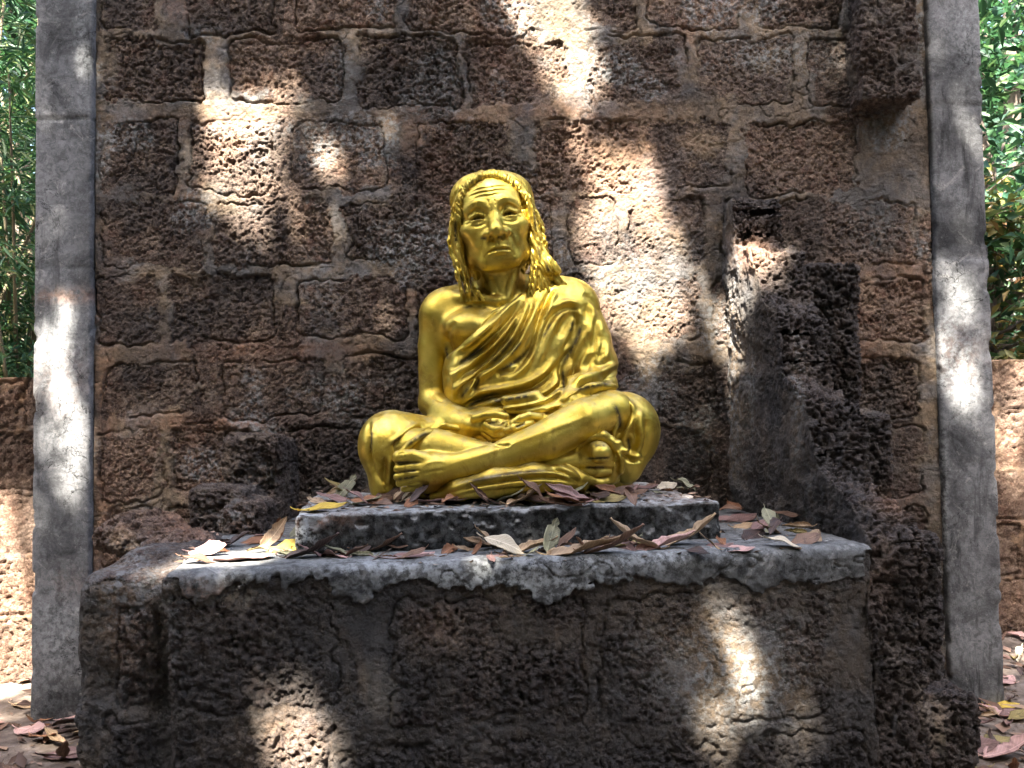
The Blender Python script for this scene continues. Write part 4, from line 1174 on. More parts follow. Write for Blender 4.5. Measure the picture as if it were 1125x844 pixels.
def pedestal():
    F = Field()
    def bx(x0, x1, y0, y1, z0, z1, rnd=.02, k=.0):
        F.box(PL((x0 + x1) / 2, (y0 + y1) / 2, (z0 + z1) / 2), np.array([(x1 - x0) / 2, (y1 - y0) / 2, (z1 - z0) / 2]), rnd, k, PM)
    bx(0, PLEN, 0, 1.75, -.3, PZ, .035)
    # ruined left shoulder: set back, sloping away
    bx(-.30, .05, .10, 1.7, -.3, .955, .05, .06)
    bx(-.20, .10, .06, 1.2, -.3, .52, .06, .06)
    bx(-.22, .02, .30, 1.3, .6, 1.0, .05, .05)
    # broken right flank, widening towards the ground
    bx(PLEN - .1, PLEN + .05, .22, 1.4, -.3, .93, .05, .05)
    bx(PLEN - .1, PLEN + .10, .16, 1.4, -.3, .52, .06, .06)
    bx(PLEN - .1, PLEN + .16, .14, 1.3, -.3, .24, .06, .06)
    F.warp(lambda P: .020 * fbm3(P, 4.5, 3, 2.0) * sstep(.06, -.03, np.minimum(ploc(P)[..., 0], PLEN - ploc(P)[..., 0])) * 2.2)
    lo = np.minimum(PL(-.45, -.1, 0), PL(PLEN + .45, -.1, 0)) - .05; hi = np.array([1.80, .02, PZ + .12]); lo[2] = -.02
    lo[1] = min(PL(0, -.1, 0)[1], PL(PLEN, -.1, 0)[1]) - .03
    # courses on the front
    Yf = None
    def fr(u, v):                                                    # front plane coordinates of a photo pixel
        d = ray(u, v); o = EYE - _pa
        t = -(o @ PY_) / (d @ PY_); w = EYE + d * t
        return ((w - _pa) @ PX_, w[2])
    rects = []
    for u0, v0, u1, v1 in ((186, 655, 366, 782), (440, 652, 640, 800), (664, 650, 786, 800), (806, 655, 905, 790), (120, 668, 176, 782),
                           (182, 796, 366, 905), (384, 812, 600, 905), (620, 815, 800, 905), (820, 805, 950, 905), (110, 796, 170, 900)):
        a, b = fr(u0, v1), fr(u1, v0); rects.append((a[0], a[1], b[0], b[1]))
    for x0 in np.arange(-.4, 2.9, .52): rects.append((x0 + .02, -.05, x0 + .49, .20))
    cem_line = np.array([fr(u, v) for u, v in ((100, 640), (150, 650), (176, 655), (215, 660), (250, 652), (300, 648), (345, 644), (372, 662), (400, 676), (430, 664), (446, 655),
                                               (476, 648), (492, 668), (532, 664), (562, 680), (602, 688), (642, 672), (682, 646), (722, 652), (762, 643), (790, 640), (803, 652), (830, 660), (852, 650), (880, 642), (903, 648),
                                               (936, 660), (956, 650), (975, 640))])
    cem_line[:, 1] = PZ - (PZ - cem_line[:, 1]) * .66
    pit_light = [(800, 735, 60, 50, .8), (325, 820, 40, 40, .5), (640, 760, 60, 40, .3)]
    def coat_mask(V):
        q = ploc(V)
        x = q[:, 0] + .010 * fbm3(V, 16, 3, 51.)
        zl = np.interp(x, cem_line[:, 0], cem_line[:, 1])
        e = (q[:, 2] - zl) + .060 * fbm3(V, 8, 4, 52.) + .022 * fbm3(V, 40, 2, 53.)
        nn = .05 * fbm3(V, 9, 3, 58.)
        e = np.minimum(e, np.minimum(q[:, 0] - .03 + nn, PLEN - .05 - q[:, 0] + nn) + np.where(q[:, 2] > PZ - .012, .05, 0))
        e = np.where(q[:, 1] > .05, np.maximum(e, (q[:, 2] - PZ + .05)), e)
        return e
    def attrf(V, N):
        q = ploc(V); uv0 = project(V)
        d, idx = block_field(q[:, 0], q[:, 2], rects, .05, .04, 4.)
        cem = sstep(-.02, .02, d + .035 * fbm3(V, 16, 4, 71.)) * .7
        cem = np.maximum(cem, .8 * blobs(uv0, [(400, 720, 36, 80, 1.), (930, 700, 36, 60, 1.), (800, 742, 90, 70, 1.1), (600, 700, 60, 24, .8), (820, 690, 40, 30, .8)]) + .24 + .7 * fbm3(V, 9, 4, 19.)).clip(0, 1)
        cem = np.where(N[:, 2] > .6, np.where(q[:, 0] < .03, .25, .8), cem)
        tint = np.random.default_rng(8).random(len(rects))[idx] * .4
        uv = project(V)
        stain = np.maximum(.98 + .30 * fbm3(V, 2.5, 3, 5.), blobs(uv, [(400, 720, 40, 90, 1.), (300, 800, 140, 70, .9), (520, 740, 100, 90, .75), (880, 740, 60, 120, .8), (980, 720, 40, 150, .9), (640, 800, 120, 60, .7), (700, 700, 60, 60, .8)]))  # algae on the front, deepened to paint its shade in as well
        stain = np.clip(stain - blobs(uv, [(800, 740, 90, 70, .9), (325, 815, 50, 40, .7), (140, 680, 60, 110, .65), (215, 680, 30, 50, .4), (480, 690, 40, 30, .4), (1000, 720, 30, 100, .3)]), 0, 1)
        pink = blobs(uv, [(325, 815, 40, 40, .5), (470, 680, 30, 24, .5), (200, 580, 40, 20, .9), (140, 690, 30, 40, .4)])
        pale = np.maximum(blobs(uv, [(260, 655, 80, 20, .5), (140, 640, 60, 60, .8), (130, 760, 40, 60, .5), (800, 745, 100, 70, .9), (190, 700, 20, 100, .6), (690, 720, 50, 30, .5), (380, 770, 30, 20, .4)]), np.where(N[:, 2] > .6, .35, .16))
        return dict(cem=cem, tint=tint, stain=stain, pink=pink, pale=pale)
    def dispf(V, N, A):
        top = sstep(.5, .8, N[:, 2])
        d, idx = block_field(ploc(V)[:, 0], ploc(V)[:, 2], rects, .05, .04, 4.)
        lat = laterite_disp(V, 1.05) + .010 * fbm3(V, 3, 2, 8.)
        d_ = (1 - A['cem']) * lat + A['cem'] * (mortar_disp(V, 1.2) - .006) - .014 * np.exp(-((d - .004) / .008) ** 2) * sstep(-.1, .2, fbm3(V, 4, 2, 29.))
        return d_ * (1 - .75 * top)
    root = empty('pedestal', tuple(PL(PLEN / 2, .6, 0)), PANG)
    tag(root, 'wide weathered laterite block pedestal with flaking cement top under the slab', 'pedestal')
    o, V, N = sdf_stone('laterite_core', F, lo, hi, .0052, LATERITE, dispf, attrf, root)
    # flaking cement render over the top and the upper front
    G = Field()
    G.box(PL(PLEN / 2, .875, PZ / 2), np.array([PLEN / 2 + .009, .875 + .009, PZ / 2 + .009]), .04, 0, PM)
    def rag(P):
        sh = P.shape[:-1]
        return (-coat_mask(P.reshape(-1, 3))).reshape(sh).astype(np.float32)
    G.cut(rag, .006)
    G.box(PL(PLEN / 2, .875, PZ / 2 - .01), np.array([PLEN / 2 - .018, .875, PZ / 2 - .008]), .01, .004, PM, 'c')
    def a2(V, N):
        uv = project(V)
        top = sstep(.4, .8, N[:, 2])
        stain = np.clip(.42 * (1 - top) + .12 + .5 * fbm3(V, 3, 3, 15.) + sstep(PZ - .10, PZ - .16, V[:, 2]) * .45 + blobs(uv, [(395, 720, 40, 80, .7), (930, 700, 40, 60, .5), (700, 640, 80, 20, .2), (820, 690, 40, 40, .6)]), 0, 1) * .8
        pale = np.maximum(blobs(uv, [(560, 640, 160, 26, .6), (700, 615, 140, 16, .5), (250, 640, 60, 14, .35), (440, 625, 90, 16, .45)]), .12)
        return dict(stain=stain.astype(np.float32), pink=blobs(uv, [(215, 650, 40, 14, .6)]), pale=pale.astype(np.float32))
    def d2(V, N, A):
        top = sstep(.5, .8, N[:, 2])
        return (.007 * fbm3(V, 8, 4, 30.) + .002 * noise3(V, 70, 31.) - .008 * sstep(.02, 0, np.abs(fbm3(V, 5, 3, 64.)))) * (1 - .5 * top)
    lo2 = lo.copy(); lo2[2] = .3
    sdf_stone('cement_render', G, lo2, np.array([hi[0], .02, PZ + .08]), .0052, RENDER, d2, a2, root)
    return root

SL_A, SL_B = atz(325, 609, PZ + .012), atz(790, 590, PZ + .012)
def slab():
    a = math.atan2(SL_B[1] - SL_A[1], SL_B[0] - SL_A[0]) * .92
    L = float(np.linalg.norm(SL_B - SL_A))
    x = np.array([math.cos(a), math.sin(a), 0]); y = np.array([-math.sin(a), math.cos(a), 0])
    M = np.stack([x, y, [0, 0, 1]]).astype(np.float32)
    z0 = PZ + .004; hz = (PLINTH_TOP - z0) / 2
    F = Field()
    c = SL_A + x * L / 2 + y * .46; c[2] = z0 + hz
    F.box(c, np.array([L / 2, .46, hz]), .014, 0, M)
    F.warp(lambda P: .010 * fbm3(P, 9, 3, 6.) + .007 * sstep(.2, .5, fbm3(P, 22, 2, 16.)))
    e = np.abs(M.T) @ np.array([L / 2, .46, hz]) + .03
    loc = lambda V: (V - c.astype(np.float32)) @ M.T
    def attrf(V, N):
        f = sstep(.4, .1, N[:, 2])
        uv = project(V)
        st = f * (1.05 + .2 * fbm3(V, 8, 3, 2.)) + (1 - f) * .18
        pale = (1 - f) * .4 + f * .10 + blobs(uv, [(332, 585, 14, 30, .7)])
        pink = blobs(uv, [(350, 572, 40, 8, .6), (740, 545, 60, 6, .5)])
        return dict(stain=np.clip(st, 0, 1), pink=pink, pale=pale)
    def dispf(V, N, A):
        q = loc(V)
        side = sstep(.9, .5, N[:, 2])
        return side * (.005 * fbm3(V, 7, 3, 4.) + .0025 * noise3(V, 55, 4.) - .007 * sstep(.3, .55, fbm3(V, 18, 2, 14.)))
    o, V, N = sdf_stone('stone_slab', F, c - e, c + e, .005, SLAB, dispf, attrf)
    return tag(o, 'low dark mossy rectangular slab the golden statue sits on', 'slab')

def rough(name, label, cat, build, lo, hi, vox, stain, cem, pink=(), pale=(), amp=1.3):
    F = Field(); build(F)
    F.warp(lambda P: .034 * fbm3(P, 4.2, 2, 12.) + .030 * np.abs(fbm3(P, 8, 3, 4.)))
    def attrf(V, N):
        uv = project(V)
        return dict(cem=np.clip(cem(V, N, uv), 0, 1).astype(np.float32), tint=.4 * np.ones(len(V), np.float32), stain=np.clip(stain(V, N, uv), 0, 1).astype(np.float32),
                    pink=blobs(uv, pink) if pink else np.zeros(len(V), np.float32), pale=blobs(uv, pale) if pale else np.zeros(len(V), np.float32))
    def dispf(V, N, A):
        return (1 - A['cem']) * laterite_disp(V, amp) + A['cem'] * mortar_disp(V, 1.2)
    o, V, N = sdf_stone(name, F, lo, hi, vox, LATERITE, dispf, attrf)
    return tag(o, label, cat)

def arm_wall():
    """broken side wall of the niche: high against the main wall, stepping down towards the viewer"""
    def prism(F, prof, xi, xo):
        """profile points (y, z) from the wall forwards; xi, xo: inner and outer x as functions of y"""
        prof = np.array(prof, np.float32)
        def fn(P):
            zt = np.interp(-P[..., 1], -prof[:, 0], prof[:, 1]).astype(np.float32)
            a = (P[..., 2] - zt) * .6
            b = np.interp(-P[..., 1], [0, 1.25], xi).astype(np.float32) - P[..., 0]
            c = P[..., 0] - np.interp(-P[..., 1], [0, 1.25], xo).astype(np.float32)
            d = (prof[-1, 0] - P[..., 1])
            return np.maximum(np.maximum(a, d), np.maximum(b, c))
        F._add('u', [.9, -1.4, -.3], [2.0, .1, 3.0], fn, .02)
    def build(F):
        prism(F, [(.05, 2.58), (-.12, 2.55), (-.16, 2.30), (-.34, 2.22), (-.42, 1.98), (-.56, 1.90), (-.62, 1.62), (-.80, 1.50), (-.86, 1.26), (-1.05, 1.16), (-1.20, 1.0)], [1.09, 1.285], [1.34, 1.50])
        F.box(PLv(1.48, -.14, .9), np.array([.17, .20, 1.28]), .04, .04)
        F.box(PLv(1.52, -.34, .5), np.array([.16, .26, .98]), .05, .05)
        F.box(PLv(1.53, -.66, .2), np.array([.16, .30, .80]), .06, .06)
        F.box(PLv(1.54, -.86, 0.), np.array([.16, .30, .44]), .06, .06)
    def stain(V, N, uv):
        inner = sstep(-.3, -.7, N[:, 0])
        return .95 + .25 * fbm3(V, 3, 3, 5.) - blobs(uv, [(826, 275, 30, 28, 1.2), (985, 552, 26, 18, .9), (960, 640, 40, 60, .3), (806, 420, 18, 150, .7), (876, 430, 10, 90, .4), (826, 430, 8, 90, .4)]) + .15 * inner  # stain lifted at the broken top; with the pink it paints in sunlight
    def cem(V, N, uv):
        inner = sstep(-.2, -.6, N[:, 0])
        return inner * (.75 + .5 * fbm3(V, 3, 3, 77.)) + .12 * sstep(.1, .4, fbm3(V, 4, 3, 9.))
    return rough('broken_side_wall', 'dark stained broken side wall stepping down beside the right of the statue', 'wall', build, [1.0, -1.32, -.02], [1.86, .04, 2.72], .0062, stain, cem,
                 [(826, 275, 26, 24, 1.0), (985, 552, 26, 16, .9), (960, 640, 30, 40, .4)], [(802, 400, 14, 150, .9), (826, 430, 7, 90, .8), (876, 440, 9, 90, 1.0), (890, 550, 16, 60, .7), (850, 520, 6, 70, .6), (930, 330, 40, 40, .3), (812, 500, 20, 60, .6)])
def PLv(x, y, z): return np.array([x, y, z], float)

def left_stump():
    def build(F):
        F.box(PLv(-1.22, -.12, 1.05), np.array([.15, .24, .36]), .05, .04)
        F.box(PLv(-1.30, -.36, .98), np.array([.13, .24, .20]), .05, .05)
        F.box(PLv(-1.16, -.50, .93), np.array([.09, .2, .20]), .05, .05)
    def stain(V, N, uv): return .62 + .3 * fbm3(V, 4, 3, 5.) + .3 * sstep(.2, .7, N[:, 0]) - blobs(uv, [(255, 570, 30, 20, .3)])
    def cem(V, N, uv): return .5 * sstep(.1, .6, N[:, 2] + .6 * N[:, 0]) * (.6 + 1.2 * fbm3(V, 8, 3, 2.)) + .2 * fbm3(V, 6, 2)
    return rough('broken_masonry_stump', 'low dark broken masonry stump against the wall at the left of the statue', 'masonry', build, [-1.52, -.82, .70], [-.98, .03, 1.52], .0062, stain, cem,
                 (), [(285, 520, 30, 20, .6), (250, 570, 30, 24, .6)])
def rubble():
    def build(F):
        F.ell(PLv(-1.52, -.78, 1.0), np.array([.20, .16, .10]), .05)
        F.ell(PLv(-1.34, -.90, .98), np.array([.15, .13, .07]), .05)
    def stain(V, N, uv): return .25 + .25 * fbm3(V, 5, 3)
    def cem(V, N, uv): return .35 + .8 * fbm3(V, 6, 3, 3.)
    o = rough('rubble_lump', 'reddish lump of broken brick masonry on the pedestal corner below the stump', 'rubble', build, [-1.82, -1.05, .85], [-1.12, -.56, 1.16], .006, stain, cem,
              [(200, 580, 50, 26, 1.0)], [(160, 610, 40, 20, .5)])
    return o
def projecting_stone():
    a, b = at(938, 116, -.06), at(1002, 116, -.06)
    def build(F):
        F.box(PLv((a[0] + b[0]) / 2, -.02, 3.80), np.array([(b[0] - a[0]) / 2 + .01, .16, 3.80 - a[2] + .02]), .03, 0)
    def stain(V, N, uv): return .75 + .3 * fbm3(V, 4, 3)
    def cem(V, N, uv): return .25 + .9 * fbm3(V, 5, 3, 2.)
    return rough('projecting_stone', 'dark rough stone jutting from the top right of the wall beside the column', 'stone', build, [a[0] - .12, -.30, a[2] - .12], [b[0] + .1, .04, 4.4], .007, stain, cem, (), (), 1.1)

def gh(x, y):
    x = np.asarray(x, np.float32); y = np.asarray(y, np.float32)
    P = np.stack([x, y, np.zeros_like(x)], -1)
    return .018 * fbm3(P, 1.6, 3, 3.) + .006 * fbm3(P, 12, 2, 9.) - .004
def ground():
    xs = np.concatenate([np.linspace(-90, -6, 22)[:-1], np.arange(-6, 6.001, .035), np.linspace(6, 90, 22)[1:]])
    ys = np.concatenate([np.linspace(-90, -5, 22)[:-1], np.arange(-5, 5.001, .035), np.linspace(5, 90, 22)[1:]])
    X, Y = np.meshgrid(xs, ys); X = X.astype(np.float32); Y = Y.astype(np.float32)
    Z = gh(X, Y)
    o = mesh_object('ground', np.stack([X, Y, Z], -1).reshape(-1, 3), grid_quads(len(xs), len(ys)), GROUND)
    return tag(o, kind='structure')

ground()
main_wall()
side_wall('low_wall', 'lower laterite wall running off to the left behind the grey column', -7.5, -2.30, 1.74, .55, 4, .45)
side_wall('low_wall', 'lower laterite wall running off to the right below the green trees', 2.36, 8.5, 1.80, 1.25, 5, .35)
column(-2.424, -2.132, LCOL, 3., [(at(75, 133, 0)[2], .003), (at(75, 295, 0)[2], .0)], [(75, 325, 50, 8, .8), (70, 420, 40, 30, .35), (80, 640, 30, 20, .2)], [(70, 400, 30, 60, .3), (60, 700, 30, 60, .4), (90, 60, 10, 90, .3)])
column(2.164, 2.436, RCOL, 9., [(at(1045, 117, 0)[2], .004), (at(1045, 286, 0)[2], -.004)], [(1050, 385, 40, 30, .35)], [(1045, 390, 40, 60, .5), (1035, 560, 6, 80, .7), (1060, 40, 20, 40, .3)])
pedestal()
slab()
arm_wall()
left_stump()
rubble()
projecting_stone()
make_statue()
# ------------------------------------------------------------------ trees and bamboo
def leaf_cloud(C, length, width, rg, droop=.3, fold=.25, dirs=None):
    """one folded two-quad leaf at each point of C; returns V, Q, per-vertex random value"""
    n = len(C)
    L = length * (.7 + .6 * rg.random(n)); Wd = width * (.7 + .6 * rg.random(n))
    if dirs is None:
        th = rg.random(n) * 6.283
        d = np.stack([np.cos(th), np.sin(th), -droop + .5 * rg.normal(size=n)], 1)
    else: d = dirs + .35 * rg.normal(size=(n, 3))
    d /= np.linalg.norm(d, axis=1)[:, None]
    s = np.cross(d, rg.normal(size=(n, 3)) * .7 + [0, 0, 1.]); s /= np.linalg.norm(s, axis=1)[:, None]
    up = np.cross(s, d)
    a = C; m = C + d * (L * .45)[:, None]; t = C + d * L[:, None] - up * (L * .12)[:, None]
    l = m - s * (Wd / 2)[:, None] + up * (Wd * fold)[:, None]; r = m + s * (Wd / 2)[:, None] + up * (Wd * fold)[:, None]
    V = np.stack([a, l, t, r], 1).reshape(-1, 3)
    i = np.arange(n)[:, None] * 4
    T = np.concatenate([i + [0, 2, 1], i + [0, 3, 2]])
    return V, T, np.repeat(rg.random(n), 4)
def tubes(paths, radii, sides=7):
    Vs, Qs, base = [], [], 0
    for pts, rad in zip(paths, radii):
        pts = np.asarray(pts, float); n = len(pts)
        tg = np.gradient(pts, axis=0); tg /= np.linalg.norm(tg, axis=1)[:, None]
        ref = np.array([0.31, .95, .05]); 
        s = np.cross(tg, ref); s /= np.linalg.norm(s, axis=1)[:, None]; b = np.cross(tg, s)
        an = np.linspace(0, 2 * np.pi, sides, endpoint=False)
        ring = pts[:, None] + np.asarray(rad)[:, None, None] * (np.cos(an)[None, :, None] * s[:, None] + np.sin(an)[None, :, None] * b[:, None])
        Vs.append(ring.reshape(-1, 3))
        i = np.arange(n - 1)[:, None] * sides + np.arange(sides)[None]
        j = np.arange(n - 1)[:, None] * sides + (np.arange(sides)[None] + 1) % sides
        Qs.append(np.stack([i, j, j + sides, i + sides], -1).reshape(-1, 4) + base); base += n * sides
    return np.concatenate(Vs), np.concatenate(Qs)
def bent(a, b, sag, n, rg, jit=.03):
    a, b = np.array(a, float), np.array(b, float); t = np.linspace(0, 1, n)[:, None]
    p = a + (b - a) * t; p[:, 2] -= (sag * 4 * t * (1 - t))[:, 0]
    p[1:-1] += rg.normal(0, jit, (n - 2, 3)); return p

FOL_A = foliage_material('broad leaves', [(.013, .042, .024), (.022, .07, .04), (.036, .10, .05), (.08, .12, .045)])
FOL_B = foliage_material('bamboo leaves', [(.014, .045, .022), (.025, .08, .035), (.05, .125, .05), (.14, .16, .05)])
FOL_C = foliage_material('canopy leaves', [(.03, .07, .02), (.05, .11, .03), (.07, .14, .03), (.10, .16, .04)], .2)
FOL_D = foliage_material('yellowing leaves', [(.03, .08, .03), (.06, .12, .04), (.15, .15, .04), (.25, .12, .04)])
BARK = bark_material('bark', (.06, .045, .035), (.20, .16, .13))
CULM = bark_material('bamboo culm', (.05, .042, .025), (.19, .155, .09), (6, 6, 2))

def tree(label, base, h, spread, nleaf, mat, seed, leafsize=(.16, .07), trunk_r=.14, crown_lo=.35, group=None, cat='tree', name='tree'):
    rg = np.random.default_rng(seed); base = np.array(base, float)
    root = empty(name, tuple(base)); tag(root, label, cat, group)
    top = base + [rg.normal(0, .3), rg.normal(0, .3), h]
    paths = [bent(base - [0, 0, .1], top, 0, 9, rg, .06)]; rad = [np.linspace(trunk_r, trunk_r * .25, 9)]
    tips = []
    for k in range(16):
        t = crown_lo + (1 - crown_lo) * rg.random(); p = base + (top - base) * t
        an = rg.random() * 6.283; ln = spread * (.5 + .6 * rg.random()) * (1.15 - .6 * (t - crown_lo))
        e = p + [math.cos(an) * ln, math.sin(an) * ln, ln * (.1 + .5 * rg.random())]
        br = bent(p, e, -.1 * ln, 6, rg, .05); paths.append(br); rad.append(np.linspace(trunk_r * .4, .012, 6)); tips += [br[2], br[3], br[4], br[5]]
        for q in range(4):
            s0 = br[2 + q % 4]; e2 = s0 + rg.normal(0, .45, 3) * spread * .45; b2 = bent(s0, e2, 0, 4, rg, .04); paths.append(b2); rad.append(np.linspace(trunk_r * .16, .006, 4)); tips += [b2[1], b2[2], b2[3]]
    V, Q = tubes(paths, rad, 7); mesh_object('trunk', V, Q, BARK, root)
    tips = np.array(tips)
    C = tips[rg.integers(0, len(tips), nleaf)] + rg.normal(0, .20 * spread, (nleaf, 3)) * [1, 1, .7]
    V, T, a = leaf_cloud(C, *leafsize, rg)
    mesh_object('crown', V, T, mat, root, smooth=False, attrs={'leaf': a})
    return root
def bamboo(label, base, ncul, h, seed, lean=(0, 0), nleaf=5000, lowleaf=.15):
    rg = np.random.default_rng(seed); base = np.array(base, float)
    root = empty('bamboo_clump', tuple(base)); tag(root, label, 'bamboo')
    pts = []
    for k in range(ncul):
        b = base + np.append(rg.normal(0, .28, 2), -.1); ln = rg.normal(0, .16, 2) + lean; hh = h * (.65 + .5 * rg.random())
        t = np.linspace(0, 1, 14)[:, None]
        p = b + np.concatenate([ln[None] * hh * t ** 1.7, hh * t * (1 - .06 * t)], 1)
        r = np.linspace(.030, .008, 14) * (.7 + .5 * rg.random()); r[1::2] *= 1.08
        V, Q = tubes([p], [r], 8); mesh_object('culm', V, Q, CULM, root); pts.append(p)
    pts = np.array(pts)
    paths, rad, tips, dirs = [], [], [], []
    for k in range(nleaf // 22):
        p = pts[rg.integers(ncul)]; t = lowleaf + (1 - lowleaf) * rg.random(); s = p[int(t * 13)]
        an = rg.random() * 6.283; ln = .35 + .5 * rg.random()
        e = s + [math.cos(an) * ln, math.sin(an) * ln, .15 * rg.normal() + .05]; b = bent(s, e, -.06, 5, rg, .02); paths.append(b); rad.append(np.linspace(.006, .002, 5))
        for q in range(22):
            u = .2 + .8 * rg.random(); tips.append(s + (e - s) * u + rg.normal(0, .05, 3)); dirs.append([math.cos(an) + rg.normal(0, .6), math.sin(an) + rg.normal(0, .6), -.55])
    Vt, Qt = tubes(paths, rad, 4)
    V, T, a = leaf_cloud(np.array(tips), .17, .026, rg, dirs=np.array(dirs))
    T = np.concatenate([T, Qt[:, [0, 1, 2]] + len(V), Qt[:, [0, 2, 3]] + len(V)]); V = np.concatenate([V, Vt]); a = np.concatenate([a, np.full(len(Vt), .6)])
    mesh_object('foliage', V, T, FOL_B, root, smooth=False, attrs={'leaf': a})
    return root

bamboo('bright green bamboo clump just behind the left low wall beside the grey column', (-4.3, 3.0, 0), 24, 7.0, 21, (.02, -.04), 10000)
bamboo('taller bamboo clump further left behind the low wall', (-6.2, 4.4, 0), 14, 8.5, 22, (.03, 0), 6000)
tree('dense dark tree standing behind the bamboo clumps on the left', (-7.2, 8.2, 0), 9.0, 2.6, 9000, FOL_A, 36, (.26, .11), .18, .1)
bamboo('bamboo clump seen through the gaps behind the nearest bamboo', (-5.3, 7.5, 0), 16, 9.5, 23, (-.02, 0), 7000)
tree('leafy green tree with dark limbs just behind the right low wall', (4.6, 3.6, 0), 6.0, 1.7, 6500, FOL_A, 31, (.17, .06), .12, .25)
tree('yellowing bush with orange tinged leaves above the right low wall', (3.9, 2.7, 0), 3.1, .8, 2200, FOL_D, 32, (.13, .06), .05, .4, cat='bush', name='bush')
tree('tall dense tree farther back on the right', (6.8, 7.0, 0), 9.0, 2.8, 8000, FOL_A, 33, (.24, .10), .2, .2)
tree('broad tree behind the leafy one at the right edge', (8.5, 4.2, 0), 8.0, 2.4, 6000, FOL_A, 34, (.2, .09), .18, .2)

def far_wood():
    rg = np.random.default_rng(9); n = 52000
    an = rg.random(n) * 6.283; r = 15 + 9 * rg.random(n) ** .7
    clump = .5 + .5 * np.sin(an * 9 + 1.3) * np.sin(an * 5.1 + .4)
    behind = sstep(.15, -.25, np.sin(an))                             # the forest stands taller and closer on the viewer's side
    r = r * (1 - .12 * behind)
    hmax = (5.5 + 5.0 * clump) * (1 + .62 * behind)
    C = np.stack([r * np.cos(an), r * np.sin(an) + 1, hmax * rg.random(n) ** .8], 1)
    V, T, a = leaf_cloud(C, .95, .5, rg)
    o = mesh_object('forest', V, T, FOL_C, smooth=False, attrs={'leaf': a})
    tag(o, kind='stuff')
far_wood()

